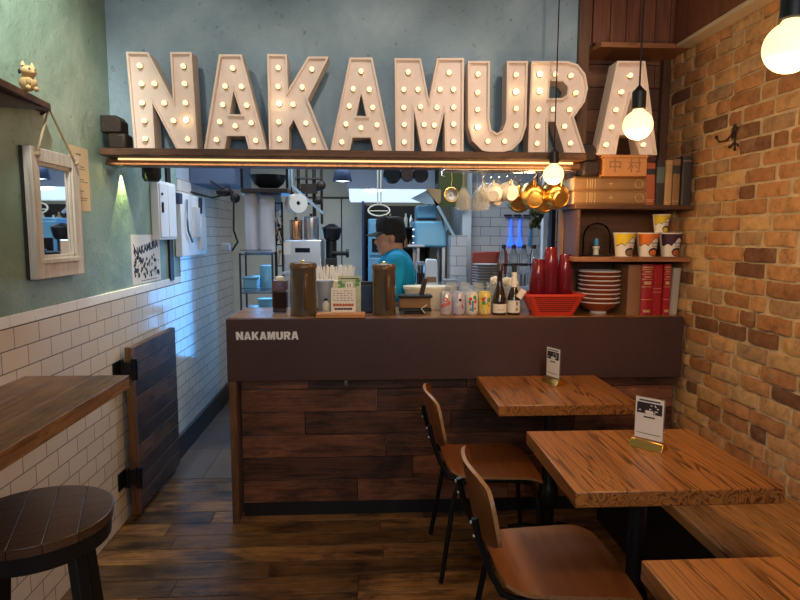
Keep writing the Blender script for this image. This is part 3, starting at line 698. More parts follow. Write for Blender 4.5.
# ---- tables
def table(cy, label, first=None):
    t = thing('dining_table', label, 'table', (.862, cy, 0), group='square tables along the bench')
    b = MB(); b.box(-.307, .307, -.2645, .2645, .712, .76, .5+len(bpy.data.objects)%7*.05)
    ob('table_top', b, 'table', t, .004)
    b = MB(); b.lathe([(.03, .04), (.03, .18), (.045, .2), (.05, .24), (.042, .29), (.03, .31), (.027, .69), (.05, .70), (.05, .712)], 24); b.box(-.15, .15, -.02, .02, .695, .711); b.box(-.02, .02, -.15, .15, .695, .711)
    ob('pedestal', b, 'black_steel', t)
    b = MB()
    for a in (45, 135, 225, 315): b.xf(Matrix.Identity(4)); a = math.radians(a); b.tube([(0, 0, .055), (.12*math.cos(a), .12*math.sin(a), .045), (.21*math.cos(a), .21*math.sin(a), .012)], [.028, .02, .012], 10)
    ob('base', b, 'black_steel', t); return t
t1 = table(2.718, 'far square wooden table right against the bar front')
dup(t1, (.8915, 1.858, 0), label='middle square wooden table with the larger looking menu stand')
dup(t1, (.915, .975, 0), label='nearest square wooden table cut off at the bottom right')
# ---- chairs
def slab(fn, nu, nv, off):
    b = MB(); off = Vector(off); g = [[[None]*(nv+1) for _ in range(nu+1)] for _ in (0, 1)]
    for s in (0, 1):
        for i in range(nu+1):
            for j in range(nv+1):
                g[s][i][j] = len(b.v); b.v.append(Vector(fn(-1+2*i/nu, -1+2*j/nv))+off*s)
    for i in range(nu):
        for j in range(nv):
            b._f([g[0][i][j], g[0][i][j+1], g[0][i+1][j+1], g[0][i+1][j]]); b._f([g[1][i][j], g[1][i+1][j], g[1][i+1][j+1], g[1][i][j+1]])
    b.mi = 1
    for i in range(nu):
        b._f([g[0][i][0], g[0][i+1][0], g[1][i+1][0], g[1][i][0]]); b._f([g[0][i+1][nv], g[0][i][nv], g[1][i][nv], g[1][i+1][nv]])
    for j in range(nv):
        b._f([g[0][0][j+1], g[0][0][j], g[1][0][j], g[1][0][j+1]]); b._f([g[0][nu][j], g[0][nu][j+1], g[1][nu][j+1], g[1][nu][j]])
    return b
def seatf(u, v):
    x = .205*u*math.sqrt(1-.10*v**4); y = (.205+.018*u)*v*math.sqrt(1-.16*u**4)
    z = .452-.008*(1-v*v)*(1-u*u) - (max(0, u-.55)**2)*.11 + (max(0, -u-.6)**2)*.16
    return x, y, z
def backf(v, w):
    y = .205*v*math.sqrt(1-.28*w**4); z = .683+.112*w*math.sqrt(1-.42*v**4)
    return -.262+.035*v*v-(z-.68)*.20, y, z
def chair(loc, label):
    t = thing('dining_chair', label, 'chair', loc, group='plywood school chairs at the tables')
    ob('seat', slab(seatf, 20, 16, (0, 0, .012)), ['ply', 'ply_edge'], t, fix=True)
    ob('backrest', slab(backf, 18, 12, (-.012, 0, -.002)), ['ply', 'ply_edge'], t, fix=True)
    for s in (-1, 1):
        y = s*.168
        b = MB(); b.tube([(-.284, y*.86, .672), (-.272, y*.88, .61), (-.235, y*.93, .51), (-.205, y, .455), (-.16, y, .434), (-.05, y, .434), (.10, y, .430), (.155, y, .42)], .0105, 12)
        ob('back_frame', b, 'black_steel', t)
        b = MB(); b.tube([(.11, y, .43), (.16, y*1.02, .41), (.18, y*1.06, .36), (.215, y*1.2, .003)], .0105, 12); ob('leg', b, 'black_steel', t)
        b = MB(); b.tube([(-.13, y, .432), (-.165, y*1.02, .405), (-.18, y*1.06, .36), (-.235, y*1.25, .003)], .0105, 12); ob('leg', b, 'black_steel', t)
    b = MB(); b.tube([(-.13, -.165, .432), (-.13, .165, .432)], .009, 10); b.tube([(.12, -.165, .429), (.12, .165, .429)], .009, 10); ob('crossbar', b, 'black_steel', t)
    for s in (-1, 1):
        for q in ((-.294, s*.145, .66), (-.285, s*.147, .62)): b = MB(); b.ball(q, .006, 10, 8); ob('bolt', b, 'steel', t)
    return t
c1 = chair((.548, 2.62, 0), 'plywood chair with black tube legs beside the far table')
dup(c1, (.59, 1.775, 0), label='nearer plywood chair in the foreground at the middle table')
# ---- menu stands
def stand(loc, rz, label):
    t = thing('menu_stand', label, 'menu stand', loc, rz, group='menu cards in brass holders on the tables')
    b = MB(); b.prism([(-.026, .0), (.026, .0), (.010, .022), (-.010, .022)], -.048, .048, 'Y'); b.xf(Rz(0)); ob('holder', b, 'brass', t, .002)
    b = MB(); b.box(-.002, .002, -.042, .042, .0225, .148); ob('acrylic_sleeve', b, 'acrylic', t)
    b = MB(); b.box(-.0035, -.0022, -.040, .040, .026, .146); cd = ob('menu_card', b, 'paper', t)
    b = MB(); x = -.0040
    b.box(x, -.0036, -.036, .036, .100, .132); ob('printed_photo', b, 'ink', t)
    b = MB(); b.box(x, -.0036, -.030, .030, .1365, .1405); ob('printed_header', b, 'ink', t)
    b = MB(); b.box(x, -.0036, -.016, .016, .088, .092); ob('printed_title', b, 'ink', t)
    b = MB(); b.box(x, -.0036, -.034, .034, .040, .0415); ob('printed_line', b, 'ink', t)
    b = MB(); random.seed(8)
    for k in range(9): a = random.uniform(-.03, .024); z = random.uniform(.102, .126); b.box(-.0044, -.0041, a, a+random.uniform(.003, .009), z, z+.003)
    b.box(-.0044, -.0041, -.011, .011, .1005, .110); ob('printed_pictures', b, 'paper', t); return t
s1 = stand((.955, 1.935, .76), 2.0, '')
s1['label'] = 'menu card in a brass holder on the middle table'
s1.rotation_euler[2] = math.radians(43); s1.scale = (1.17,)*3
dup(s1, (.905, 2.83, .76), math.radians(22), label='menu card in a brass holder on the far table by the bar')
# ---- pendants
def pendant(x, y, z, label, r=.0475, pw=0):
    t = thing('pendant_lamp', label, 'pendant lamp', (x, y, z), group='bare globe bulbs hanging over the tables')
    b = MB(); pr = [(.013, r*1.28), (.016, r*1.05)]+[(r*math.sin(a), r*math.cos(a)) for a in [PI*(.14+.86*i/18) for i in range(18)]]+[(1e-5, -r)]
    o = ob('globe_bulb', MB().lathe(list(reversed(pr)), 32), 'lamp_glow_big', t); o.visible_shadow = True
    b.lathe([(.016, r*1.04), (.0215, r*1.10), (.0215, r*1.10+.05), (.012, r*1.10+.06), (.004, r*1.10+.07)], 24); ob('socket', b, 'black', t)
    b = MB(); b.tube([(0, 0, r+.06), (0.002, 0, 1.0), (0, 0, 2.9-z)], .003, 8); ob('cord', b, 'cord', t)
    b = MB(); b.lathe([(.045, 2.9-z-.02), (.045, 2.9-z)], 24); ob('ceiling_rose', b, 'black', t)
    l = bpy.data.lights.new('bulb', 'POINT'); l.energy = pw or PW; l.color = (1, .60, .26); l.shadow_soft_size = r*1.0
    lo = bpy.data.objects.new('bulb_light', l); C.objects.link(lo); lo.location = (x, y, z-r-.055); return t
PW = 9
pendant(.880, 2.84, 1.759, 'globe bulb on a cord hanging before the brass mugs, farthest', pw=4.5)
pendant(.853, 1.90, 1.822, 'globe bulb on a cord hanging in front of the last A', r=.0455)
pendant(.806, 1.15, 1.835, 'largest looking globe bulb at the top right by the brick wall')
# ================================================================ THINGS ON THE BAR
ZB = 1.0605
def pitcher(x, y, label, r=.062, hgt=.245, rz=0):
    t = thing('beverage_pitcher', label, 'pitcher', (x, y, ZB), rz)
    b = MB(); b.lathe([(r*1.02, 0), (r*1.04, .008), (r, .02), (r*.985, hgt), (r*.93, hgt), (r*.93, .012), (1e-5, .010)], 32); ob('body', b, 'amber', t)
    b = MB(); b.lathe([(r*1.03, hgt-.002), (r*1.04, hgt+.012), (r*.96, hgt+.024), (r*.9, hgt+.026), (1e-5, hgt+.028)], 32); lid = ob('lid', b, 'amber_lid', t)
    b = MB(); b.lathe([(.010, hgt+.026), (.012, hgt+.036), (.004, hgt+.04)], 16); b.bx((0, -r*.6, hgt+.029), (.03, .012, .006)); ob('lid_knob', b, 'gold_trim', lid)
    b = MB(); b.tube([(.02, -r+.004, hgt-.03), (.02, -r-.02, hgt-.038), (.02, -r-.03, hgt-.07), (.02, -r-.028, .09), (.02, -r-.012, .045), (.02, -r+.006, .04)], [.009, .010, .011, .011, .010, .009], 12)
    ob('handle', b, 'amber_lid', t)
    b = MB(); b.lathe([(r*.90, .013), (r*.90, .11), (1e-5, .11)], 28); ob('tea', b, 'cola', t); return t
pitcher(-.325, 3.115, 'brown beverage pitcher with lid standing left of the menu cards', .0675, .245)
pitcher(.090, 3.12, 'brown beverage pitcher with lid in front of the cook', .061, .238)
t = thing('soda_jug', 'square dark jug of cola behind the left pitcher', 'jug', (-.462, 3.24, ZB))
b = MB(); b.box(-.036, .036, -.036, .036, .002, .115); ob('cola', b, 'cola', t, .006)
b = MB(); b.box(-.038, .038, -.038, .038, .1155, .172); ob('upper_body', b, 'smoke_plastic', t, .006)
b = MB(); b.lathe([(.024, .172), (.024, .188), (.015, .192)], 20); ob('cap', b, 'cream', t)
t = thing('grey_container', 'grey tapered plastic tub behind the small cream bottle', 'container', (-.225, 3.25, ZB))
b = MB(); b.lathe([(.034, 0), (.044, .15), (.047, .15), (.047, .162), (.043, .162), (.040, .15), (.031, .006), (1e-5, .005)], 28); ob('tub', b, 'grey_plastic', t)
b = MB(); b.lathe([(.048, .1625), (.048, .168), (1e-5, .170)], 28); ob('lid', b, 'grey_plastic', t)
t = thing('squeeze_bottle', 'small cream bottle standing left of the menu cards', 'bottle', (-.212, 3.135, ZB))
b = MB(); b.lathe([(.016, 0), (.018, .006), (.018, .055), (.010, .068), (.009, .072)], 20); ob('body', b, 'cream', t)
b = MB(); b.lathe([(.010, .0725), (.010, .082), (.004, .085)], 16); ob('cap', b, 'ink', t)
t = thing('wood_strip', 'thin orange wooden board lying on the bar edge', 'board', (-.13, 3.07, ZB))
b = MB(); b.box(-.122, .122, -.078, .02, 0, .020); ob('board', b, 'boxwood', t, .002); 
t = thing('menu_card', 'white menu card leaning in front, lower of the two cards', 'card', (-.118, 3.05, 1.0815))
b = MB(); b.box(-.062, .062, -.0012, .0012, 0, .125); b.xf(Rx(-.12)); ob('card', b, 'paper', t)
b = MB(); random.seed(5)
for r in range(5):
    for k in range(6): b.box(-.052+k*.018, -.052+k*.018+random.uniform(.005, .014), -.0020, -.0013, .06+r*.012, .0625+r*.012)
b.xf(Rx(-.12)); ob('print', b, 'ink', t)
b = MB()
for k in range(7): b.ball((-.045+k*.015, -.0016, .038), .008, 10, 6, sc=(1, .08, 1))
b.xf(Rx(-.12)); ob('food_pictures', b, 'book_rust', t)
b = MB()
for k in range(6): b.ball((-.038+k*.015, -.0016, .018), .007, 10, 6, sc=(1.2, .08, .8))
b.xf(Rx(-.12)); ob('lower_picture', b, 'ink', t)
t = thing('menu_card', 'taller pale menu card standing behind the lower card', 'card', (-.09, 3.15, ZB))
b = MB(); b.box(-.06, .06, -.0015, .0015, 0, .20); ob('card', b, 'card_green', t)
b = MB(); b.box(-.018, .018, -.0025, -.0016, .13, .168); ob('white_panel', b, 'paper', t)
b = MB(); 
for x, z in ((-.048, .165), (-.035, .15), (.04, .155), (.045, .175), (-.05, .135)): b = MB(); b.ball((x, -.002, z), .013, 10, 6, sc=(1, .08, .8)); ob('leaf_picture', b, 'greenp', t)
b = MB(); b.box(-.01, -.006, -.003, -.0026, .14, .16); b.box(.002, .006, -.003, -.0026, .14, .16); b.box(-.05, .05, -.0025, -.0016, .184, .188); ob('print', b, 'ink', t)
t = thing('napkin_box', 'cream box stuffed with wrapped chopsticks behind the cards', 'box', (-.19, 3.42, ZB))
b = MB(); b.box(-.13, .13, -.05, .05, 0, .16); ob('box', b, 'cream', t, .006)
b = MB(); random.seed(31)
for k in range(26): x = -.12+k*.0094; b.bx((x, random.uniform(-.03, .03), .195), (.008, .012, random.uniform(.07, .10)), Matrix.Rotation(random.uniform(-.15, .15), 3, 'Y'))
ob('wrapped_chopsticks', b, 'paper', t)
t = thing('navy_caddy', 'dark navy box between the menu cards and the right pitcher', 'box', (.0, 3.22, ZB))
b = MB(); b.box(-.036, .036, -.03, .03, 0, .15); ob('box', b, 'navy', t, .006)
b = MB(); b.box(-.030, .030, -.024, .024, .15, .165); ob('contents', b, 'ink', t)
t = thing('rice_tub', 'wide round cream tub behind the payment terminal', 'tub', (.345, 3.40, ZB))
b = MB(); b.lathe([(.11, 0), (.128, .10), (.138, .112), (.138, .125), (1e-5, .132)], 36, sy=.7); ob('tub', b, 'cream', t)
t = thing('payment_terminal', 'black payment terminal with tilted card holder on the bar', 'card reader', (.255, 3.17, ZB))
b = MB(); b.box(-.085, .085, -.04, .05, .012, .03); b.box(-.055, .055, -.035, .03, 0, .012); ob('base', b, 'black', t, .004)
b = MB(); b.box(-.082, .082, -.03, .04, .03, .085); ob('body', b, 'book_olive', t, .004)
b = MB(); b.box(-.09, .09, -.045, .045, .085, .10); ob('top', b, 'black', t, .004)
b = MB(); b.bx((.045, 0, .142), (.022, .05, .09), Matrix.Rotation(.25, 3, 'Y')); ob('tilted_reader', b, 'dark_brown', t, .003)
b = MB(); b.tube([(.06, -.043, .05), (.03, -.05, .03), (.05, -.06, .006)], .002, 6); ob('cable', b, 'white_paint', t)

def can(x, y, label, body):
    t = thing('drink_can', label, 'can', (x, y, ZB), group=None)
    b = MB(); b.lathe([(.024, 0), (.0305, .007), (.0318, .012), (.0318, .106), (.026, .117), (.0265, .1195), (.0245, .1195), (.023, .116), (1e-5, .116)], 32)
    ob('can', b, body, t); b = MB(); b.bx((0, 0, .1175), (.012, .02, .001)); ob('pull_tab', b, 'steel', t); return t
def lab(t, name, m, specs, r=.0319):
    b = MB()
    for a, wd, z0, z1 in specs: a0 = -PI/2+a; b.strip(r, a0-wd/2, a0+wd/2, z0, z1, th=.0004)
    ob(name, b, m, t)
def dot(b, a, z, rr, R=.0319, k=14):
    c = [(a+rr/R*math.cos(2*PI*i/k), z+rr*math.sin(2*PI*i/k)) for i in range(k)]
    n = len(b.v)
    for th in (.0002, .0007):
        for aa, zz in c: b.v.append(Vector(((R+th)*math.sin(aa), -(R+th)*math.cos(aa), zz)))
    b._f([n+k+i for i in range(k)]); 
    for i in range(k): j = (i+1) % k; b._f([n+i, n+j, n+k+j, n+k+i])
c = can(.412, 3.105, 'silver drink can with slanted red writing, leftmost of four', 'can_silver')
b = MB(); dot(b, -.15, .082, .013); ob('round_logo', b, 'redp', c); b = MB(); dot(b, -.15, .082, .006, .0326); ob('logo_center', b, 'paper', c)
b = MB()
for k in range(5): a = -.75+k*.33; b.strip(.0319, -PI/2+a-.13, -PI/2+a+.13, .038+k*.0045, .058+k*.0045, th=.0005)
ob('red_writing', b, 'redp', c)
c = can(.480, 3.105, 'lilac drink can with a dark round emblem, second of four', 'can_lilac')
b = MB(); dot(b, .0, .08, .013); ob('emblem_disc', b, 'paper', c)
b = MB(); dot(b, .08, .08, .008, .0326); dot(b, .5, .045, .004, .0326); ob('emblem', b, 'plum', c)
b = MB(); dot(b, .55, .07, .004); dot(b, .5, .055, .004); dot(b, .6, .038, .005); ob('red_marks', b, 'redp', c); b = MB(); dot(b, -.3, .055, .009); ob('orange_mark', b, 'can_cream', c)
c = can(.548, 3.105, 'cream drink can with red and green pattern, third of four', 'can_cream')
b = MB(); dot(b, -.35, .085, .009); dot(b, .45, .07, .008); dot(b, .4, .035, .006); dot(b, -.4, .06, .007); ob('red_pattern', b, 'redp', c)
b = MB(); dot(b, .35, .092, .010); dot(b, -.5, .07, .007); dot(b, .6, .08, .006); dot(b, -.3, .03, .006); ob('green_pattern', b, 'greenp', c)
b = MB(); b.strip(.0319, -PI/2-.12, -PI/2+.18, .02, .078); ob('blue_pattern', b, 'bluep', c)
c = can(.617, 3.105, 'yellow drink can with red and green fruit, rightmost of four', 'can_yellow')
b = MB(); dot(b, -.45, .083, .010); dot(b, -.2, .09, .006); dot(b, .55, .05, .005); ob('red_fruit', b, 'redp', c)
b = MB(); dot(b, .5, .08, .012); dot(b, -.35, .065, .010); dot(b, .1, .062, .006); ob('green_fruit', b, 'greenp', c)
lab(c, 'white_band', 'paper', [(0, 6.2, .008, .038)]); lab(c, 'white_stripe', 'paper', [(.05, .3, .06, .1)], .0321)
# sake bottles
t = thing('sake_bottle', 'tall dark brown bottle with low cream label beside the yellow can', 'bottle', (.694, 3.105, ZB))
b = MB(); b.lathe([(.034, 0), (.037, .004), (.037, .06), (.034, .085), (.022, .135), (.0145, .165), (.013, .225), (.015, .23), (.015, .24), (.013, .241)], 32); ob('glass_body', b, 'bottle_dark', t)
b = MB(); b.lathe([(.0165, .228), (.0165, .264), (.014, .268), (1e-5, .268)], 24); ob('cap', b, 'foil', t)
lab(t, 'label', 'paper', [(0, 2.6, .012, .058)], .0372); b = MB(); 
for k in range(4): b.strip(.0377, -PI/2-.4+k*.25, -PI/2-.3+k*.25, .026, .030, th=.0003)
ob('label_print', b, 'ink', t)
t = thing('sake_bottle', 'shorter bottle with white neck sleeve and hanging paper tag', 'bottle', (.770, 3.105, ZB))
b = MB(); b.lathe([(.031, 0), (.034, .004), (.034, .085), (.027, .11), (.016, .14), (.0145, .15)], 32); ob('glass_body', b, 'bottle_dark', t)
b = MB(); b.lathe([(.0158, .145), (.0148, .16), (.0135, .222), (.0125, .222)], 24); ob('neck_sleeve', b, 'paper', t)
b = MB(); b.lathe([(.0125, .222), (.013, .25), (.011, .256), (1e-5, .256)], 20); ob('cap', b, 'black', t)
lab(t, 'label', 'paper', [(0, 3.0, .012, .076)], .0342)
b = MB()
for (a, z, w_, h_) in ((.25, .058, .3, .003), (.25, .066, .3, .003), (.2, .05, .08, .022), (.38, .05, .08, .02), (.25, .03, .35, .003), (.16, .022, .06, .018), (.36, .022, .06, .018), (.25, .022, .3, .003)): b.strip(.0347, -PI/2+a-w_/2, -PI/2+a+w_/2, z, z+h_, th=.0003)
ob('label_characters', b, 'ink', t)
b = MB(); b.bx((.03, -.034, .112), (.032, .0015, .05), Matrix.Rotation(.62, 3, 'Y')); ob('paper_tag', b, 'paper', t)
b = MB(); b.tube([(.012, -.01, .15), (.018, -.03, .13)], .001, 6); ob('string', b, 'rope', t)
# inverted glass tumblers behind the cans
b = MB(); b.lathe([(.034, 0), (.036, .002), (.031, .075), (.029, .078), (1e-5, .078), (1e-5, .071), (.028, .071), (.0325, .002)], 20)
g0 = single('glass_tumbler', '', 'tumbler', b, 'sparkle_glass', group='upturned glass tumblers behind the drink cans')
n = 0
for tier in (0, 1):
    for row in (0, 1):
        for k in range(4):
            loc = (.455+k*.074+row*.012, 3.21+row*.078, ZB+tier*.079)
            L_ = ('upper' if tier else 'lower')+' tier upturned glass tumbler, '+('front' if not row else 'back')+' row, '+['behind the second can', 'behind the third can', 'behind the yellow can', 'behind the tall dark bottle'][k]
            if n == 0: g0.location = loc; g0['label'] = L_
            else: o = dup(g0, loc, label=L_)
            n += 1
t = thing('napkin_holder', 'pale box with crumpled cream napkins behind the sake bottles', 'box', (.80, 3.33, ZB))
b = MB(); b.box(-.10, .06, -.04, .04, 0, .13); ob('box', b, 'grey_plastic', t, .005)
b = MB()
for (x, z, r) in ((-.085, .16, .03), (-.02, .155, .026), (.01, .15, .028), (.035, .145, .02)): b.ball((x, 0, z), r, 12, 8, sc=(1, .8, .9))
for v in b.v: v += noise.noise_vector(v*40)*.01
ob('napkins', b, 'cream', t)
# red basket with tumblers
t = thing('plastic_basket', 'orange red perforated plastic basket on the bar full of cups', 'basket', (.967, 3.095, ZB))
W0, D0, W1, D1, H = .105, .058, .147, .088, .115
b = MB()
def rect(w, d, z, r=.02):
    pts = []
    for (sx, sy, a0) in ((1, 1, 0), (-1, 1, 90), (-1, -1, 180), (1, -1, 270)):
        for k in range(5): a = math.radians(a0+k*22.5); pts.append(Vector((sx*(w-r)+r*math.cos(a), sy*(d-r)+r*math.sin(a), z)))
    return pts
lv = [rect(W0, D0, 0), rect(W0+.003, D0+.003, .012), rect(W1, D1, H-.014), rect(W1+.006, D1+.006, H-.012), rect(W1+.006, D1+.006, H), rect(W1-.001, D1-.001, H), rect(W1-.003, D1-.003, H-.014), rect(W0-.001, D0-.001, .012), rect(W0-.004, D0-.004, .004)]
for r in lv: b.v += r
K = 20
b._f(list(reversed(range(K)))); b._f([(len(lv)-1)*K+i for i in range(K)])
for i in range(len(lv)-1):
    for j in range(K): j2 = (j+1) % K; b._f([i*K+j, i*K+j2, (i+1)*K+j2, (i+1)*K+j])
ob('basket', b, 'red_plastic', t)
b = MB()   # perforations, front and sides
for r in range(8):
    z = .022+r*.0105; f = (z-.012)/(H-.026); yv = -(D0+.003+(D1-D0-.003)*f)-.0012; xw = W0+(W1-W0)*f-.03
    for k in range(20): x = -xw+2*xw*(k+.5)/20; b.box(x-.0032, x+.0032, yv-.0004, yv+.0002, z, z+.0062)
ob('perforations', b, 'maroon', t)
b = MB(); b.lathe([(.043, 0), (.044, .002), (.0305, .128), (.029, .130), (1e-5, .130), (1e-5, .127), (.028, .127), (.041, .002)], 28)
cup0 = single('plastic_tumbler', '', 'tumbler', b, 'maroon', group='dark red plastic tumblers nested upside down in the basket')
n = 0
for (x, y, z0, cnt, nm) in ((.893, 3.10, ZB+.012, 13, 'left and lowest stack'), (.955, 3.09, ZB+.012, 18, 'middle and tallest stack'), (1.035, 3.10, ZB+.012, 15, 'right stack')):
    for k in range(cnt):
        loc = (x, y, z0+k*(.0124)); lb = 'dark red tumbler nested upside down in the '+nm+' of the basket'
        if k == cnt-1: lb = 'topmost dark red tumbler of the '+nm+' in the basket'
        if n == 0: cup0.location = loc; cup0['label'] = lb
        else: dup(cup0, loc, label=lb)
        n += 1
# bowls
b = MB(); b.lathe([(.045, 0), (.047, .012), (.052, .014), (.085, .034), (.106, .062), (.1085, .0625), (.1085, .066), (.104, .066), (.083, .038), (.05, .018), (1e-5, .016)], 40)
b.mi = 0
def bowlmesh():
    b = MB(); b.mi = 1; b.lathe([(.043, 0), (.045, .012)], 40, close=False); b.mi = 0; b.lathe([(.045, .012), (.083, .034), (.106, .060)], 40, close=False)
    b.mi = 1; b.lathe([(.106, .060), (.1095, .0605), (.1095, .0665), (.104, .066), (.08, .038), (.05, .018), (1e-5, .016)], 40, close=False); b.lathe([(1e-5, .003), (.043, .003)], 40, close=False); return b
b0 = single('noodle_bowl', '', 'bowl', bowlmesh(), ['bowl_red', 'bowl_white'], group='stack of red bowls with white rims')
ords = ['bottom bowl', 'second bowl from the bottom', 'third bowl from the bottom', 'fourth bowl from the bottom', 'fourth bowl from the top', 'third bowl from the top', 'second bowl from the top', 'top bowl']
for k in range(8):
    loc = (1.243, 3.155, ZB+k*.0232); lb = 'red white rimmed '+ords[k]+' in the stack below the shelf'
    if k == 0: b0.location = loc; b0['label'] = lb
    else: dup(b0, loc, label=lb)
# menu card box on post
t = thing('card_holder', 'white card bundle standing up behind the right cup stack', 'card holder', (1.08, 3.19, ZB))
b = MB(); b.box(-.02, -.002, -.01, .01, 0, .37); ob('card', b, 'paper', t, .001); b = MB(); b.box(.0, .018, -.01, .012, 0, .355); ob('card', b, 'cream', t, .001)
b = MB()
for k in range(8): b.box(-.014, -.008, -.0108, -.0102, .345-k*.011, .351-k*.011)
ob('print', b, 'ink', t)

# ================================================================ BOOKS
def book(name, label, x0, x1, y0, y1, z0, z1, m, spine='front', bands=(), loc=None, lean=0, group=None, bandm='gold_leaf'):
    """upright book with its spine facing the room"""
    t = thing('book', label, 'book', ((x0+x1)/2, (y0+y1)/2, z0), group=group); wx, wy, h = (x1-x0)/2, (y1-y0)/2, z1-z0
    b = MB()
    pts = [(-wx, wy), (-wx, -wy+.008), (-wx*.75, -wy+.002), (0, -wy), (wx*.75, -wy+.002), (wx, -wy+.008), (wx, wy), (wx-.003, wy), (wx-.003, -wy+.011), (-wx+.003, -wy+.011), (-wx+.003, wy)]
    b.prism(pts, 0, h, 'Z'); b.xf(Matrix.Shear('XY', 4, (lean, 0)) if lean else Matrix.Identity(4)); ob('cover', b, m, t)
    b = MB(); b.box(-wx+.0035, wx-.0035, -wy+.0115, wy-.004, .003, h-.003); b.xf(Matrix.Shear('XY', 4, (lean, 0)) if lean else Matrix.Identity(4)); ob('pages', b, 'page', t)
    if bands:
        for mm in sorted(set(q[2] if len(q) > 2 else bandm for q in bands)):
            b = MB()
            for q in bands:
                if (q[2] if len(q) > 2 else bandm) != mm: continue
                f = 1.0 if mm != 'gold_leaf' or q[1]-q[0] < .02 else .6
                P = [(-wx*.98*f, -wy+.0073 if f == 1 else -wy+.0012), (-wx*.75*f, -wy+.0015 if f == 1 else -wy+.0004), (0, -wy-.0006), (wx*.75*f, -wy+.0015 if f == 1 else -wy+.0004), (wx*.98*f, -wy+.0073 if f == 1 else -wy+.0012), (0, -wy+.009)]
                b.prism(P, q[0]*h, q[1]*h, 'Z')
            b.xf(Matrix.Shear('XY', 4, (lean, 0)) if lean else Matrix.Identity(4)); ob('title_band', b, mm, t)
    return t
GT = 'standing books on the top shelf'
zt = 1.6275
book('b', 'rust red book standing next to the lying volumes', 1.395, 1.448, 2.985, 3.17, zt, zt+.208, 'book_rust', bands=[(.72, .86, 'book_dark'), (.08, .10), (.12, .13)], group=GT, lean=-.02)
book('b', 'narrow dark book with a teal upper patch', 1.450, 1.493, 2.985, 3.17, zt, zt+.218, 'book_dark', bands=[(.5, .86, 'book_teal')], group=GT)
book('b', 'narrow tan brown book between two dark ones', 1.495, 1.532, 2.985, 3.16, zt, zt+.222, 'book_tan', bands=[(.05, .06), (.93, .94)], group=GT)
book('b', 'olive brown book with a dark band near its top', 1.534, 1.573, 2.985, 3.16, zt, zt+.228, 'book_olive', bands=[(.68, .86, 'book_dark'), (.08, .09)], group=GT)
book('b', 'tall black book at the brick wall end of the top shelf', 1.578, 1.626, 2.975, 3.16, zt, zt+.240, 'book_dark', bands=[(.9, .91, 'book_grey')], group=GT)
def lying(label, x0, x1, z0, z1, y0, y1, rz=0):
    t = thing('book', label, 'book', ((x0+x1)/2, (y0+y1)/2, z0), rz, group='two large old volumes lying on the top shelf'); wx, wy, h = (x1-x0)/2, (y1-y0)/2, z1-z0
    b = MB(); pts = [(-wy, h*.15), (-wy-.003, h*.5), (-wy, h*.85), (-wy+.010, h), (wy, h), (wy, h-.004), (-wy+.012, h-.004), (-wy+.012, .004), (wy, .004), (wy, 0), (-wy+.010, 0)]
    b.prism(pts, -wx, wx, 'X'); ob('cover', b, 'book_olive', t, fix=True)
    b = MB(); b.box(-wx+.005, wx-.005, -wy+.0125, wy-.004, .0045, h-.0045); ob('pages', b, 'page', t)
    b = MB()
    for x in (-wx+.06, -wx+.075, -wx+.085, -wx+.10): b.prism([(-wy-.0005, h*.13), (-wy-.0037, h*.5), (-wy-.0005, h*.87), (-wy+.004, h*.5)], x, x+.0022, 'X')
    b.xf(Matrix.Identity(4)); ob('spine_bands', b, 'gold_leaf', t)
    b = MB(); b.tube([(wx-.035+.02*math.cos(a*PI/8), -wy-.0028, h*.5+.02*math.sin(a*PI/8)) for a in range(16)], .0012, 6, True); b.box(-.01, .012, -wy-.004, -wy-.002, h*.48, h*.52); b.box(0, .003, -wy-.004, -wy-.002, h*.36, h*.64); ob('spine_emblem', b, 'gold_leaf', t)
    return t
lying('lower large brown volume lying on the top shelf', 1.03, 1.392, zt, zt+.068, 2.97, 3.21)
lying('upper large brown volume lying under the small wooden box', 1.03, 1.388, zt+.0685, zt+.136, 2.972, 3.21)
t = thing('wooden_box', 'small orange wooden box with carved characters under the last A', 'box', (1.265, 3.0, zt+.1365))
b = MB(); b.box(-.108, .108, -.065, .085, 0, .087); ob('box', b, 'boxwood', t, .002)
b = MB(); b.box(-.112, .112, -.068, .088, .088, .1018); ob('lid', b, 'boxwood', t, .003)
text('carved_character', '\u4e2d', .07, 'book_brown', t, T(-.052, -.0655, .045) @ UP, .0006, .0005)
text('carved_character', '\u6751', .07, 'book_brown', t, T(.045, -.0655, .045) @ UP, .0006, .0005)
s_ = speaker('dark box standing left of the small wooden box', 1.095, 3.0, zt+.1365); s_.name = 'speaker.001'
# lower books
GL = 'tall books between the bowls and the brick wall'
book('b', 'wide plain brown book beside the bowls', 1.362, 1.432, 3.06, 3.25, ZB, ZB+.262, 'book_brown', group=GL)
rb = [(.30, .31), (.55, .56), (.60, .66), (.70, .71), (.74, .76), (.80, .81), (.84, .86), (.89, .90), (.93, .95), (.05, .10)]
book('b', 'red gilt banded book, left of three', 1.434, 1.497, 3.06, 3.25, ZB, ZB+.266, 'book_red', bands=rb, group=GL)
book('b', 'plain red book between the two gilt banded ones', 1.4985, 1.552, 3.07, 3.25, ZB, ZB+.262, 'book_red', bands=[(.45, .46), (.52, .53)], group=GL)
book('b', 'red gilt banded book, right of three', 1.554, 1.592, 3.06, 3.25, ZB, ZB+.266, 'book_red', bands=rb, group=GL)
book('b', 'pale grey book nearest the brick wall', 1.597, 1.638, 3.07, 3.25, ZB, ZB+.245, 'book_grey', group=GL, lean=.05)
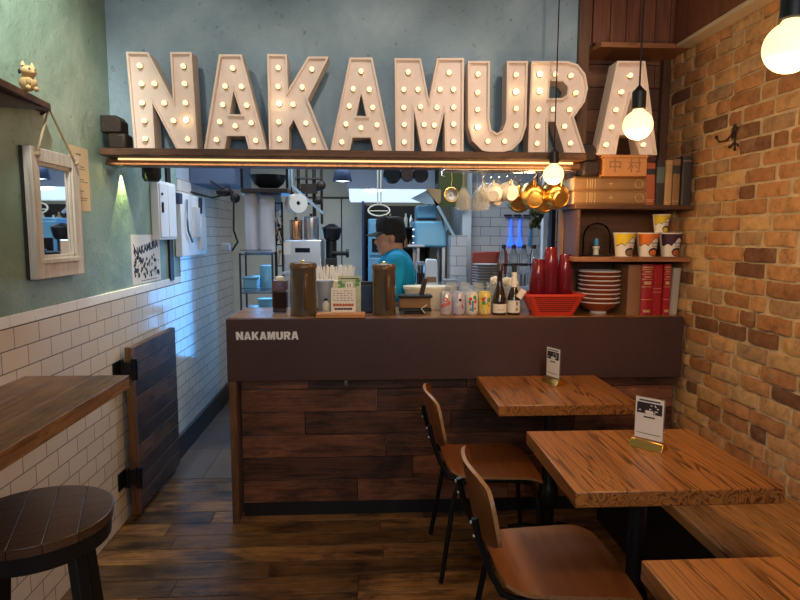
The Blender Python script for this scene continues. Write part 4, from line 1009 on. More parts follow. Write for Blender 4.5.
# ramen cups
def ramen(x, y, z, s, label, top, pic):
    t = thing('noodle_cup', label, 'noodle cup', (x, y, z), group='instant noodle cups on the middle shelf'); H_ = .118*s; r0, r1 = .041*s, .056*s
    b = MB(); b.lathe([(r0, 0), (r0+.0005, .003), (r1, H_), (r1+.002, H_), (r1+.002, H_+.004), (r1-.001, H_+.005), (1e-5, H_+.005)], 36); ob('cup', b, 'cup_white', t)
    def R(z): return r0+(r1-r0)*z/H_+.0006
    def patch(name, m, fn, a0=-1.35, a1=1.35, th=0, K=18):
        b = MB()
        for i in range(K):
            a, c = a0+(a1-a0)*i/K, a0+(a1-a0)*(i+1)/K; la, ha = fn(a); lc, hc = fn(c)
            if ha-la < .0005 and hc-lc < .0005: continue
            P = lambda aa, z: ((R(z)+th)*math.sin(aa), -(R(z)+th)*math.cos(aa), z)
            b.quad(P(a, la), P(c, lc), P(c, hc), P(a, ha))
        ob(name, b, m, t)
    mt = lambda a: H_*(.62+.26*max(0, 1-abs(a-.55)/.55)-.0*a - (.10 if a < -.3 else 0)+.05*math.sin(a*7))
    patch('colour_top', top, lambda a: (mt(a), H_*.985))
    patch('mountain_outline', 'ink', lambda a: (mt(a)-H_*.018, mt(a)+H_*.012), th=.0003)
    def el(cx, cz, ra, rz): return lambda a: (cz-rz*math.sqrt(max(0, 1-((a-cx)/ra)**2)), cz+rz*math.sqrt(max(0, 1-((a-cx)/ra)**2)))
    patch('bowl_outline', 'ink', el(.35, H_*.20, .62, H_*.19), -.27, .97, .0003); patch('soup_picture', pic, el(.35, H_*.17, .5, H_*.13), -.15, .85, .0007)
    rm = R(H_*.55)+.0006
    for k, ch in enumerate('AFURI'):
        a = .12+k*.2; text('lettering', ch, .013*s, 'ink', t, T(rm*math.sin(a), -rm*math.cos(a), H_*.58) @ Rz(a) @ UP, .0003, .0002)
    b = MB(); 
    for k in range(6): b.strip(R(H_*.45)+.0002, -PI/2+.05+k*.15, -PI/2+.14+k*.15, H_*.44, H_*.475, th=.0004)
    ob('small_print', b, 'redp' if top == 'yellow' else 'ink', t); return t
zm = 1.3665
ramen(1.338, 3.08, zm, 1, 'noodle cup with yellow top, left on the middle shelf', 'yellow', 'book_olive')
ramen(1.461, 3.08, zm, 1, 'noodle cup with orange top, centre of the row of three', 'orange', 'orange')
ramen(1.583, 3.08, zm, 1, 'noodle cup with dark purple top beside the brick wall', 'plum', 'book_rust')
ramen(1.530, 3.08, zm+.1235, .76, 'small yellow noodle cup stacked on top of two others', 'yellow', 'yellow')
# glass dome with a small figure
t = thing('glass_dome', 'clear glass cloche on the middle shelf covering a tiny scene', 'cloche', (1.207, 3.12, zm))
b = MB(); b.lathe([(.072, .006), (.072, .10), (.066, .13), (.048, .158), (.02, .172), (1e-5, .174)], 32, close=False)
b.lathe([(.004, .174), (.005, .182), (.011, .192), (.008, .202), (1e-5, .205)], 16, close=False)
o = ob('dome', b, 'thin_glass', t)
b = MB(); b.lathe([(.076, 0), (.076, .006), (1e-5, .006)], 32); ob('base', b, 'dark_brown', t)
t2 = thing('miniature_figure', 'tiny white and blue ornament under the glass cloche', 'ornament', (1.205, 3.12, zm+.0065))
b = MB(); b.lathe([(.016, 0), (.014, .03), (.019, .034), (.019, .045), (1e-5, .046)], 20); ob('stand', b, 'cream', t2)
b = MB(); b.lathe([(.006, .046), (.013, .055), (.012, .075), (.006, .085), (1e-5, .086)], 16); ob('vase', b, 'bluep', t2)
b = MB(); b.lathe([(.009, 0), (.011, .05), (.010, .088), (.006, .098), (.0055, .11), (1e-5, .11)], 18); v0 = single('spice_bottle', 'small clear bottle beside the cloche, nearest the post', 'bottle', b, 'thin_glass', (1.095, 3.11, zm), group='small clear bottles beside the cloche')
dup(v0, (1.119, 3.09, zm), label='small clear bottle beside the cloche, next to the dome')

# ================================================================ HANGING RACK
t = thing('hanging_rack', 'thin metal rack with hooks fixed under the timber shelf', 'rack', (.73, 3.05, 1.80))
b = MB()
for y in (2.975, 3.035, 3.10): b.tube([(.38, y, 1.792), (1.03, y, 1.792)], .0028, 6)
for x in (.38, .55, .72, .89, 1.03): b.tube([(x, 2.975, 1.792), (x, 3.10, 1.792)], .0028, 6)
b.tube([(.37, 2.99, 1.799), (.37, 2.99, 1.765), (.385, 2.99, 1.762)], .003, 6); ob('rails', b, 'chrome', t, w=True)
for x in (.585, .625, .665, .70, .745, .775, .845, .87, .955, .99):
    yb = 3.03 if int(x*1000) % 2 else 3.0
    b = MB(); b.tube([(x, yb-.004, 1.797), (x+.012, yb-.008, 1.790), (x+.004, yb, 1.772), (x-.008, yb, 1.756), (x-.004, yb, 1.742), (x+.008, yb, 1.738)], .0022, 6); ob('hook', b, 'chrome', t, w=True)
b = MB(); b.lathe([(.034, 0), (.034, -.003), (.006, -.008), (.004, -.02), (.0045, -.075), (.012, -.088), (.030, -.115), (.0365, -.145), (.036, -.185), (.0345, -.19), (.033, -.185), (.0335, -.145), (.027, -.117), (.008, -.093), (1e-5, -.09)], 28)
for i in range(8): a = 2*PI*i/8; b.tube([(.009*math.cos(a), .009*math.sin(a), -.084), (.0365*math.cos(a), .0365*math.sin(a), -.145), (.0355*math.cos(a), .0355*math.sin(a), -.183)], .0015, 6)
w0 = single('stemmed_glass', 'stemmed glass hanging upside down at the left end, front', 'glass', b, 'sparkle_glass', (.478, 3.0, 1.789), group='stemmed glasses hanging upside down')
dup(w0, (.575, 3.0, 1.789), label='stemmed glass hanging upside down just left of the white cups')
dup(w0, (.50, 3.08, 1.789), label='stemmed glass hanging at the left end, behind the front one')
dup(w0, (.565, 3.085, 1.789), label='stemmed glass hanging behind the one nearest the white cups')
t = thing('tea_strainer', 'small round strainer hanging left of the stemmed glasses', 'strainer', (.425, 3.04, 1.675))
b = MB(); b.tube([(.034*math.cos(2*PI*i/24), 0, .034*math.sin(2*PI*i/24)) for i in range(24)], .005, 8, True); b.tube([(0, 0, .038), (0, -.002, .06), (.004, 0, .075), (0, 0, .117)], .002, 6); ob('ring', b, 'gold_trim', t)
b = MB(); b.lathe([(.031, 0), (.029, .012), (.018, .02), (1e-5, .023)], 24, Rx(-PI/2), close=False); o = ob('mesh', b, 'steel_rough', t); sd = o.modifiers.new('s', 'SOLIDIFY'); sd.thickness = .001
def mugmesh(r, h, name, m, hm=None):
    t = thing(name, '', 'cup', (0, 0, 0))
    Mx = Rx(-PI/2+.35)
    b = MB(); b.lathe([(r*.58, 0), (r*.58, .004), (r*.50, .004), (r*.48, .002), (1e-5, .002)], 28, Mx, close=False)
    b.lathe([(r*.58, 0), (r*.66, .004), (r*.95, h*.35), (r, h*.6), (r*.97, h), (r*.92, h), (r*.95, h*.6), (r*.6, .008), (1e-5, .007)], 28, Mx, close=False); ob('cup', b, m, t, fix=True)
    b = MB(); b.tube([(0, -r*.92, h*.25), (0, -r*1.28, h*.3), (0, -r*1.42, h*.5), (0, -r*1.28, h*.72), (0, -r*.95, h*.78)], .0045, 8); b.xf(Mx); ob('handle', b, hm or m, t); return t
mg = mugmesh(.046, .082, 'white_mug', 'bowl_white'); mg['group'] = 'white cups hanging on hooks'; G = mg['group']
for k, (x, y, z, rz, lb) in enumerate(((.628, 2.995, 1.668, -.25, 'white cup hanging in front, left of the two front cups'), (.722, 2.995, 1.672, .1, 'white cup hanging in front, right of the two front cups'), (.588, 3.07, 1.672, -.5, 'white cup hanging behind, closest to the stemmed glasses'), (.672, 3.075, 1.652, .2, 'white cup hanging lowest behind the two front cups'))):
    if k == 0: mg.location = (x, y, z); mg.rotation_euler = (0, 0, rz); mg['label'] = lb
    else: dup(mg, (x, y, z), rz, lb)
bp = mugmesh(.066, .105, 'brass_mug', 'brass'); bp['group'] = 'round brass mugs hanging on hooks'
for k, (x, y, z, rz, lb) in enumerate(((.835, 2.985, 1.648, -.1, 'round brass mug hanging in front, left of the globe bulb'), (.967, 2.985, 1.650, .15, 'round brass mug hanging in front, directly below the globe bulb'), (.775, 3.07, 1.635, -.3, 'round brass mug hanging behind, next to the white cups'), (.918, 3.085, 1.632, .0, 'round brass mug hanging behind between the two front ones'))):
    if k == 0: bp.location = (x, y, z); bp.rotation_euler = (0, 0, rz); bp['label'] = lb
    else: dup(bp, (x, y, z), rz, lb)

# ================================================================ KITCHEN
b = MB(); 
t = thing('work_bench', 'long steel work bench against the left kitchen wall', 'bench', (-.6, 4.4, 0))
b = MB(); b.box(-.93, -.10, 4.1, 4.75, .89, .92); ob('bench_top', b, 'steel_rough', t, .003, w=True)
for x, y in ((-.90, 4.13), (-.13, 4.13), (-.90, 4.72), (-.13, 4.72)): b = MB(); b.box(x-.02, x+.02, y-.02, y+.02, 0, .89); ob('leg', b, 'steel_rough', t, w=True)
t = thing('wire_rack', 'dark wire rack standing on the bench at the left', 'rack', (-.78, 4.3, .92))
b = MB()
for x in (-.868, -.648):
    for y in (4.2, 4.4): b.tube([(x, y, .921), (x, y, 1.345)], .007, 8)
for z in (1.07, 1.335):
    for y in (4.2, 4.4): b.tube([(-.868, y, z), (-.648, y, z)], .005, 6); b.tube([(-.868, y, z+.03), (-.648, y, z+.03)], .003, 6)
    for k in range(13): x = -.865+k*.0175; b.tube([(x, 4.2, z), (x, 4.4, z)], .002, 5)
ob('wire_frame', b, 'navy', t, w=True)
b = MB(); b.box(-.855, -.760, 4.22, 4.36, 1.076, 1.165); b.box(-.86, -.755, 4.215, 4.365, 1.165, 1.18); single('storage_tub', 'light blue square tub on the wire rack', 'tub', b, 'appliance_blue', bevel=.008)
b = MB(); b.lathe([(.045, 0), (.047, .01), (.047, .17), (.04, .18), (1e-5, .18)], 24); single('storage_canister', 'tall pale blue canister on the wire rack', 'canister', b, 'appliance_blue', (-.705, 4.3, 1.076))
b = MB(); b.lathe([(.05, 0), (.055, .04), (.058, .042), (.058, .05), (1e-5, .052)], 24); g = single('round_tub', 'round blue tub below the rack shelf, bottom one', 'tub', b, 'appliance_blue', (-.71, 4.27, .921)); dup(g, (-.71, 4.27, .974), label='round blue tub below the rack shelf, upper one')
for (x, r, h, lb) in ((-.80, .047, .42, 'left cloudy plastic sleeve of stacked cups'), (-.693, .055, .40, 'right wider cloudy plastic sleeve of stacked cups')):
    b = MB(); pr = [(r*.7, 0)]
    for k in range(20): pr += [(r*.97, .01+k*(h-.03)/20), (r, .016+k*(h-.03)/20)]
    pr += [(r*.8, h-.01), (r*.3, h)]; b.lathe(pr, 20); single('cup_sleeve', lb, 'cup sleeve', b, 'sleeve', (x, 4.3, 1.342))
t = thing('rice_machine', 'stainless steel dispenser machine with small black display', 'machine', (-.45, 4.45, .92))
b = MB(); b.box(-.59, -.315, 4.32, 4.62, .921, 1.435); ob('case', b, 'steel', t, .012, w=True)
b = MB(); b.box(-.505, -.40, 4.316, 4.3215, 1.345, 1.378); ob('display', b, 'screen', t, .001, w=True)
b = MB(); b.box(-.585, -.535, 4.317, 4.3195, 1.33, 1.42); ob('instruction_sticker', b, 'paper', t, w=True)
b = MB(); b.box(-.60, -.305, 4.30, 4.325, 1.19, 1.21); ob('ledge', b, 'steel_rough', t, .002, w=True)
def pot(x, y, z, r, h, lb):
    t = thing('steel_pot', lb, 'pot', (x, y, z)); b = MB(); b.lathe([(r*.96, 0), (r, .006), (r, h), (r+.004, h+.002), (r+.003, h+.006), (r*.93, h+.01), (1e-5, h+.012)], 28); ob('pot', b, 'copper' if r < .05 else 'steel', t)
    b = MB(); b.lathe([(.008, h+.012), (.012, h+.03), (1e-5, h+.032)], 14); ob('lid_knob', b, 'black', t)
pot(-.508, 4.42, 1.4355, .048, .13, 'narrow copper toned pot on the dispenser machine'); pot(-.398, 4.42, 1.4355, .054, .155, 'wider steel pot on the dispenser machine')
t = thing('paper_roll', 'white paper roll hanging above the steel pots', 'paper roll', (-.495, 4.31, 1.688), .45)
b = MB(); b.lathe([(.014, -.05), (.066, -.05), (.066, .06), (.014, .06), (.014, -.05)], 32, Rx(PI/2), close=False); ob('roll', b, 'paper', t, fix=True)
b = MB(); b.tube([(0, .08, 0), (0, -.06, 0)], .007, 8); b.tube([(0, .08, 0), (0, .085, .12)], .005, 8); ob('spindle', b, 'black_steel', t)
t = thing('overhead_shelf', 'dark metal shelf hanging high at the kitchen left', 'shelf', (-.68, 4.4, 1.76))
b = MB(); b.box(-.85, -.535, 4.2, 4.55, 1.755, 1.785); ob('shelf_plate', b, 'dark_brown', t, .003, w=True)
for x in (-.845, -.54):
    b = MB(); b.box(x-.008, x+.008, 4.21, 4.23, 1.786, 2.44); ob('hanger', b, 'black_steel', t, w=True)
b = MB(); b.lathe([(.04, 0), (.05, .002), (.10, .04), (.135, .10), (.13, .10), (.09, .04), (1e-5, .008)], 32); single('wok', 'big dark wok resting on the hanging shelf', 'wok', b, 'black_steel', (-.69, 4.38, 1.7855))
b = MB(); b.prism([(-.90, 1.76), (-.62, 1.76), (-.60, 1.66), (-.70, 1.60), (-.78, 1.70)], 4.42, 4.46); single('hanging_bag', 'grey plastic sheet drooping below the hanging shelf', 'bag', b, 'blue_grey')
t = thing('pipe_bundle', 'tangle of dark pipes and a slanting steel rail near the ceiling', 'pipes', (-.42, 4.5, 1.9))
b = MB()
for x, z0, z1, r in ((-.50, 1.72, 2.4, .012), (-.44, 1.75, 2.4, .008), (-.385, 1.60, 2.4, .014), (-.33, 1.55, 2.4, .010)): b.tube([(x, 4.55, z0), (x, 4.55, z1)], r, 8)
for z in (1.88, 1.80, 1.70): b.tube([(-.52, 4.53, z), (-.33, 4.53, z)], .008, 8)
b.ball((-.33, 4.5, 1.83), .035, 12, 8); b.ball((-.35, 4.5, 1.72), .03, 12, 8); b.box(-.48, -.36, 4.5, 4.54, 1.77, 1.84); ob('pipes', b, 'dark_brown', t, w=True)
b = MB(); b.bx((-.42, 4.42, 1.72), (.30, .03, .018), Matrix.Rotation(.72, 3, 'Y')); b.box(-.565, -.545, 4.40, 4.43, 1.80, 2.4); b.box(-.535, -.525, 4.40, 4.43, 1.80, 2.4); ob('steel_rail', b, 'blue_grey', t, w=True)
t = thing('metal_pendant', 'dark metal shade lamp hanging in the kitchen', 'lamp', (-.17, 4.4, 1.85))
b = MB(); b.lathe([(.07, 0), (.055, .07), (.03, .09), (.012, .095), (.012, .12), (1e-5, .12)], 28, close=False); o = ob('shade', b, 'latch', t); sd = o.modifiers.new('s', 'SOLIDIFY'); sd.thickness = .002
b = MB(); b.lathe([(1e-5, .006), (.062, .006)], 24, close=False); b.ball((0, 0, .012), .03, 16, 8, sc=(1, 1, .5)); ob('lit_bulb', b, 'hoodglow', t)
b = MB(); b.tube([(0, 0, .12), (0, 0, .6)], .004, 6); ob('cord', b, 'cord', t)
t = thing('kitchen_cable', 'thick black cable drooping along the left kitchen wall', 'cable', (-.95, 4.4, 1.6))
b = MB(); b.tube([(-1.05, 4.2, 1.83), (-.97, 4.2, 1.78), (-.93, 4.2, 1.80), (-.90, 4.2, 1.7), (-.905, 4.2, 1.5), (-.88, 4.2, 1.42), (-.92, 4.2, 1.36)], .007, 8); b.tube([(-1.2, 4.25, 1.76), (-1.05, 4.22, 1.72), (-.95, 4.2, 1.74)], .006, 8); ob('cable', b, 'cord', t, w=True)
b = MB(); b.ball((-.97, 4.25, 1.76), .05, 14, 10, sc=(1.2, .6, .6)); b.ball((-.90, 4.25, 1.72), .035, 12, 8); ob('bundle', b, 'cord', t, w=True)
b = MB(); b.box(-.99, -.935, 4.18, 4.23, 1.36, 1.41); single('wall_socket_box', 'grey junction box at the end of the drooping cable', 'junction box', b, 'grey_plastic', bevel=.005)
b = MB(); b.prism([(-1.243, 1.83), (-.93, 1.83), (-.93, 2.2), (-1.243, 2.2)], 4.4, 5.0, 'Y'); struct('wall_kitchen', b, 'duct')
# back wall panelling
t = MB(); b = MB(); b.box(-.65, -.235, 5.66, 5.70, 0, 1.80); b.box(-.225, -.04, 5.66, 5.70, 0, 1.80); struct('door_1', b, 'creamwall', bevel=.004)
b = MB(); b.box(-.66, -.03, 5.655, 5.70, 1.80, 1.815); b.box(-.235, -.225, 5.675, 5.70, 0, 1.80); struct('trim_6', b, 'dark_brown')
b = MB(); b.box(-.04, -.02, 5.3, 5.70, 0, 2.4); struct('trim_7', b, 'latch')
b = MB(); b.box(.66, .785, 4.7, 4.93, 0, 1.47); struct('trim_8', b, 'tilek')
# hood
t = thing('range_hood', 'steel range hood with a bright lit lower edge', 'hood', (.2, 5.0, 1.74))
b = MB(); b.prism([(4.95, 1.84), (5.5, 1.84), (5.5, 2.44), (5.1, 2.44)], -.16, .56, 'X'); ob('hood_body', b, 'duct', t, w=True)
b = MB(); b.prism([(5.5, 1.83), (4.95, 1.839), (4.93, 1.835), (5.06, 1.762), (5.5, 1.76)], -.14, .56, 'X'); ob('lower_rim', b, 'hood_rim_glow', t, w=True)
b = MB(); b.ball((.06, 4.93, 1.825), .012, 14, 8, sc=(6, 1, 1)); ob('lamp', b, 'hoodglow', t, w=True)
# dark shelving behind the cook
t = thing('storage_shelf', 'dark kitchen shelving crowded with bottles behind the cook', 'shelving', (.22, 5.5, 0))
b = MB(); b.box(-.02, .56, 5.6, 5.69, 0, 1.735, .1)
for z in (.95, 1.15, 1.34, 1.52): b.box(-.02, .56, 5.35, 5.6, z, z+.018, .3)
for x in (-.02, .545): b.box(x, x+.015, 5.35, 5.6, 0, 1.735)
ob('shelves', b, 'dark_brown', t, w=True)
random.seed(17)
cols = ['cream', 'redp', 'chrome', 'book_tan', 'steel', 'white_paint', 'boxwood', 'greenp', 'cardboard']
colw = {'cream': 'cream', 'redp': 'red', 'chrome': 'silver', 'book_tan': 'tan', 'steel': 'steel', 'white_paint': 'white', 'boxwood': 'orange', 'greenp': 'green', 'cardboard': 'brown'}
whr = {1.358: 'third', 1.538: 'top'}
for z in (1.358, 1.538):
    for k in range(7):
        x = .21+k*.047; m_ = cols[(k*2+(z > 1.4)*3) % 9]; h = random.uniform(.07, .13); r = random.uniform(.016, .021)
        b = MB(); b.lathe([(r, 0), (r, h*.65), (r*.45, h*.8), (r*.45, h), (1e-5, h)], 14)
        single('storage_jar', '%s jar on the %s shelf behind the cook, %s' % (colw[m_], whr[z], ['first from the left', 'second from the left', 'third from the left', 'in the middle', 'third from the right', 'second from the right', 'last on the right'][k]), 'jar', b, m_, (x, 5.42, z), group='jars on the dark kitchen shelving')
t = thing('wall_oven', 'tall pale blue steel oven column behind the cook', 'oven', (.10, 5.1, 0))
b = MB(); b.box(.015, .20, 4.98, 5.3, 0, 1.60); ob('case', b, 'appliance_blue', t, .01, w=True)
for z0, z1 in ((1.30, 1.57), (.99, 1.28)):
    b = MB(); b.box(.022, .193, 4.965, 4.98, z0, z1); d = ob('door', b, 'appliance_blue', t, .006, w=True)
    b = MB(); b.box(.045, .14, 4.96, 4.9645, z0+.03, z1-.13); 
    o = ob('window', b, 'screen', d); o.location = -t.location
b = MB(); b.tube([(.10+.085*math.cos(2*PI*i/28), 4.85+.03*math.sin(2*PI*i/28), 1.665+.045*math.sin(2*PI*i/28)) for i in range(28)], .006, 8, True); b.tube([(.09, 4.85, 1.71), (.09, 4.85, 2.40)], .006, 6); b.tube([(.115, 4.85, 1.71), (.115, 4.85, 2.40)], .006, 6); b.tube([(.03, 4.85, 1.66), (.17, 4.85, 1.66)], .004, 6)
single('hanging_hoop', 'pale wire hoop hanging above the oven', 'hoop', b, 'cream')
# blue machine
t = thing('blue_cooker', 'light blue enamel cooker box above the steel worktop', 'cooker', (.46, 5.1, 1.29))
b = MB(); b.box(.392, .655, 4.90, 5.35, 1.37, 1.585); ob('body', b, 'appliance_blue', t, .022, w=True, seg=4)
b = MB(); b.box(.415, .578, 4.95, 5.25, 1.605, 1.71); ob('top_box', b, 'appliance_blue', t, .014, w=True, seg=3)
b = MB(); b.box(.42, .573, 4.96, 5.2, 1.586, 1.604); ob('dark_gap', b, 'black', t, w=True)
b = MB(); b.box(.385, .3915, 5.12, 5.30, 1.40, 1.54); ob('window', b, 'screen', t, .004, w=True)
for z in (1.40, 1.455, 1.51):
    b = MB(); b.lathe([(.014, 0), (.012, .016), (1e-5, .018)], 14, T(.3915, 4.97, z) @ Ry(-PI/2)); ob('knob', b, 'chrome', t, w=True)
b = MB(); b.box(.33, .47, 4.86, 4.90, 1.372, 1.392); ob('front_ledge', b, 'steel_rough', t, .004, w=True)
for x, y in ((.42, 4.93), (.63, 4.93), (.42, 5.31), (.63, 5.31)): b = MB(); b.box(x-.012, x+.012, y-.012, y+.012, 0, 1.369); ob('leg', b, 'steel_rough', t, w=True)
t = thing('cardboard_box', 'flattened open carton leaning above the blue cooker', 'carton', (.5, 4.9, 1.71))
b = MB(); b.prism([(.355, 1.76), (.50, 1.835), (.66, 1.52), (.64, 1.50), (.585, 1.62), (.585, 1.715), (.47, 1.715)], 4.86, 4.866); ob('grey_side', b, 'blue_grey', t, w=True)
b = MB(); b.prism([(.475, 1.83), (.50, 1.846), (.595, 1.83), (.595, 1.74), (.575, 1.715)], 4.85, 4.856); ob('brown_flap', b, 'cardboard', t, w=True)
b = MB(); b.bx((.67, 4.84, 1.52), (.42, .02, .022), Matrix.Rotation(1.05, 3, 'Y')); single('steel_strut', 'slanting pale strut right of the blue cooker', 'strut', b, 'blue_grey')
b = MB()
t = thing('steel_worktop', 'steel kitchen worktop carrying the coffee jar and bag', 'worktop', (.5, 4.4, 0))
b = MB(); b.box(.36, .76, 4.25, 4.62, 1.085, 1.11); ob('top', b, 'steel', t, .003, w=True)
for x, y in ((.38, 4.27), (.74, 4.27), (.38, 4.6), (.74, 4.6)): b = MB(); b.box(x-.015, x+.015, y-.015, y+.015, 0, 1.085); ob('leg', b, 'steel_rough', t, w=True)
b = MB(); b.box(.37, .75, 4.27, 4.6, .7, .72); ob('lower_shelf', b, 'steel_rough', t, w=True)
t = thing('coffee_jar', 'glass jar half full of dark coffee on the steel worktop', 'jar', (.388, 4.35, 1.1105))
b = MB(); b.lathe([(.028, .001), (.03, .09), (1e-5, .09)], 20); ob('coffee', b, 'cola', t); b = MB(); b.lathe([(.030, .0905), (.030, .145), (1e-5, .145)], 20); ob('upper_glass', b, 'glass', t); b = MB(); b.lathe([(.032, .1455), (.032, .17), (1e-5, .172)], 20); ob('lid', b, 'grey_plastic', t)
t = thing('coffee_bag', 'pale foil bag with a dark window beside the coffee jar', 'bag', (.468, 4.36, 1.1105))
b = MB(); b.prism([(-.05, 0), (.05, 0), (.047, .13), (.04, .185), (-.038, .19), (-.047, .13)], -.025, .025); ob('bag', b, 'cool_white', t, .008)
b = MB(); b.box(-.035, .035, -.029, -.0255, .02, .06); ob('window', b, 'book_olive', t, w=False)
random.seed(12)
b = MB(); b.box(-.05, .05, -.04, .04, 0, .022); g = single('paper_stack', 'stack of trays below the foil bag, bottom tray', 'tray', b, 'grey_plastic', (.60, 4.33, 1.1105), bevel=.003); dup(g, (.60, 4.33, 1.1335), label='stack of trays below the foil bag, top tray')
# service shelf with plates and taps
t = thing('service_shelf', 'steel service shelf carrying plates and drink taps', 'shelf', (1.1, 3.95, 1.10))
b = MB(); b.box(.64, 1.60, 3.78, 4.12, 1.10, 1.125); ob('shelf_top', b, 'steel_rough', t, .003, w=True)
for x in (.66, 1.58): b = MB(); b.box(x-.015, x+.015, 3.80, 4.10, 0, 1.10); ob('side_leg', b, 'steel_rough', t, w=True)
b = MB(); b.lathe([(.045, 0), (.05, .004), (.078, .016), (.085, .0185), (.084, .021), (.05, .008), (1e-5, .007)], 32)
g = None; pos = ['bottom', 'second from the bottom', 'third from the bottom', 'fourth from the bottom', 'middle', 'fourth from the top', 'third from the top', 'second from the top', 'top']
for k in range(9):
    lb = 'grey white plate in the stack on the service shelf, '+pos[k]
    if g is None: g = single('plate', lb, 'plate', b, 'plate', (.775, 3.90, 1.1255), group='stack of plates behind the bar')
    else: dup(g, (.775, 3.90, 1.1255+k*.0175), label=lb)
b = MB(); b.box(.72, .93, -.01, .01, 0, .235); b.xf(T(0, 4.06, 1.127) @ Rx(-.12)); single('serving_tray', 'dark red tray standing behind the stack of plates', 'tray', b, 'red_tray', bevel=.012)
g = None
for k, x in enumerate((.905, .972, 1.039, 1.108)):
    lb = 'drink tap bottle with black cap, '+['leftmost beside the red tray', 'second from the red tray', 'third from the red tray', 'rightmost behind the red cups'][k]
    if g is None:
        g = thing('drink_tap', lb, 'drink tap', (x, 3.95, 1.1255), group='row of clear drink taps with blue glow')
        b = MB(); b.lathe([(.022, 0), (.022, .10), (.026, .15), (.030, .17), (.028, .22), (.016, .25), (.012, .258)], 22); ob('clear_body', b, 'glass', g)
        b = MB(); b.lathe([(.027, .145), (.034, .150), (.034, .158), (.027, .163)], 22); ob('black_collar', b, 'black', g)
        b = MB(); b.lathe([(.014, .2585), (.015, .275), (.010, .285), (1e-5, .286)], 18); ob('cap', b, 'black', g)
        b = MB(); b.lathe([(.016, .01), (.016, .09), (1e-5, .09)], 18); ob('inner_tube', b, 'steel', g)
    else: dup(g, (x, 3.95, 1.1255), label=lb)
t = thing('tap_light', 'row of narrow blue lights above the drink taps', 'light', (1.0, 4.93, 1.5))
for k, x in enumerate((1.20, 1.275)):
    b = MB(); b.prism([(x-.028, 1.38), (x+.028, 1.38), (x+.008, 1.46), (x+.004, 1.60), (x-.004, 1.60), (x-.008, 1.46)], 4.985, 5.0); ob('blue_light', b, 'bluelight', t, w=True)
for k, x in enumerate((1.365, 1.455)):
    b = MB(); b.prism([(x-.010, 1.38), (x+.010, 1.38), (x+.006, 1.56), (x, 1.56)], 4.985, 5.0); ob('blue_light', b, 'bluep', t, w=True)
for k, x in enumerate((1.17, 1.25, 1.33)): b = MB(); b.box(x-.03, x+.03, 4.96, 5.0, 1.63, 1.64); ob('bracket', b, 'black', t, w=True)
b = MB(); b.box(1.30, 1.36, 4.2, 4.28, 0, 2.4); single('dark_column', 'dark vertical post behind the right cup stack', 'post', b, 'black')
b = MB(); b.box(1.235, 1.275, 4.2, 4.25, 0, 2.4); single('pale_pipe', 'pale blue vertical pipe beside the dark post', 'pipe', b, 'cool_white', bevel=.008)
t = thing('hanging_plant', 'dark bunch of dried herbs hanging above the taps', 'herbs', (1.13, 4.0, 1.58))
b = MB(); random.seed(14)
for k in range(30): x, z = random.uniform(-.035, .035), random.uniform(-.07, .10); b.ball((x, random.uniform(-.02, .02), z), random.uniform(.008, .018), 8, 6, sc=(1, 1, 1.8))
ob('leaves', b, 'greenwall', t); b = MB(); b.tube([(0, 0, .08), (0, 0, .82)], .004, 6); ob('string', b, 'cord', t)
t = thing('utensil_rack', 'black wire rack of small utensils left of the steel machine', 'rack', (-.62, 4.35, .92))
b = MB()
for x in (-.645, -.595): b.tube([(x, 4.34, .921), (x, 4.34, 1.70)], .008, 8)
for z in (1.1, 1.25, 1.4, 1.5, 1.6, 1.69): b.tube([(-.645, 4.34, z), (-.595, 4.34, z)], .005, 6)
ob('rack_frame', b, 'black', t, w=True)
random.seed(41)
for k in range(9):
    z = random.uniform(1.3, 1.66); x = random.uniform(-.64, -.60); b = MB(); b.tube([(x, 4.31, z), (x+random.uniform(-.02, .04), 4.31, z-.09)], .005, 6); b.ball((x, 4.31, z), .012, 10, 6); ob('utensil', b, ['black_steel', 'steel', 'book_brown'][k % 3], t, w=True)
for k, (x, r, m_) in enumerate(((.20, .07, 'black_steel'), (.315, .055, 'dark_brown'), (.42, .06, 'black_steel'))):
    t = thing('frying_pan', 'dark pan hanging high behind the cook, '+['left of three', 'middle of three', 'right of three'][k], 'pan', (x, 4.7, 1.93), group='dark pans hanging from the kitchen ceiling')
    b = MB(); b.lathe([(r*.8, 0), (r, .025), (r*.97, .025), (r*.78, .004), (1e-5, .004)], 28, Rx(-PI/2+.1)); ob('pan', b, m_, t)
    b = MB(); b.tube([(0, 0, r*.9), (0, 0, r+.16)], .008, 8); b.tube([(0, 0, r+.16), (0, 0, .521)], .003, 6); ob('handle', b, 'black_steel', t)
t = thing('coffee_grinder', 'black machine with a round nozzle right of the steel machine', 'machine', (-.24, 4.5, .92))
b = MB(); b.box(-.30, -.22, 4.44, 4.56, .921, 1.30); b.lathe([(.045, 0), (.06, .02), (.075, .09), (.02, .12), (1e-5, .12)], 24, T(-.255, 4.5, 1.43)); b.tube([(-.26, 4.5, 1.30), (-.26, 4.5, 1.43)], .04, 16); ob('body', b, 'black', t, .004, w=True)
b = MB(); b.tube([(-.255, 4.47, 1.335), (-.15, 4.46, 1.335)], .016, 14); b.tube([(-.15, 4.46, 1.335), (-.13, 4.46, 1.335)], .03, 16); ob('nozzle', b, 'black', t, w=True)
b = MB(); b.lathe([(.045, 0), (.05, .05), (.03, .07), (1e-5, .07)], 20); single('blue_bowl', 'bright blue upturned bowl beside the black machine', 'bowl', b, 'bluep', (-.19, 4.25, .9205+.0))
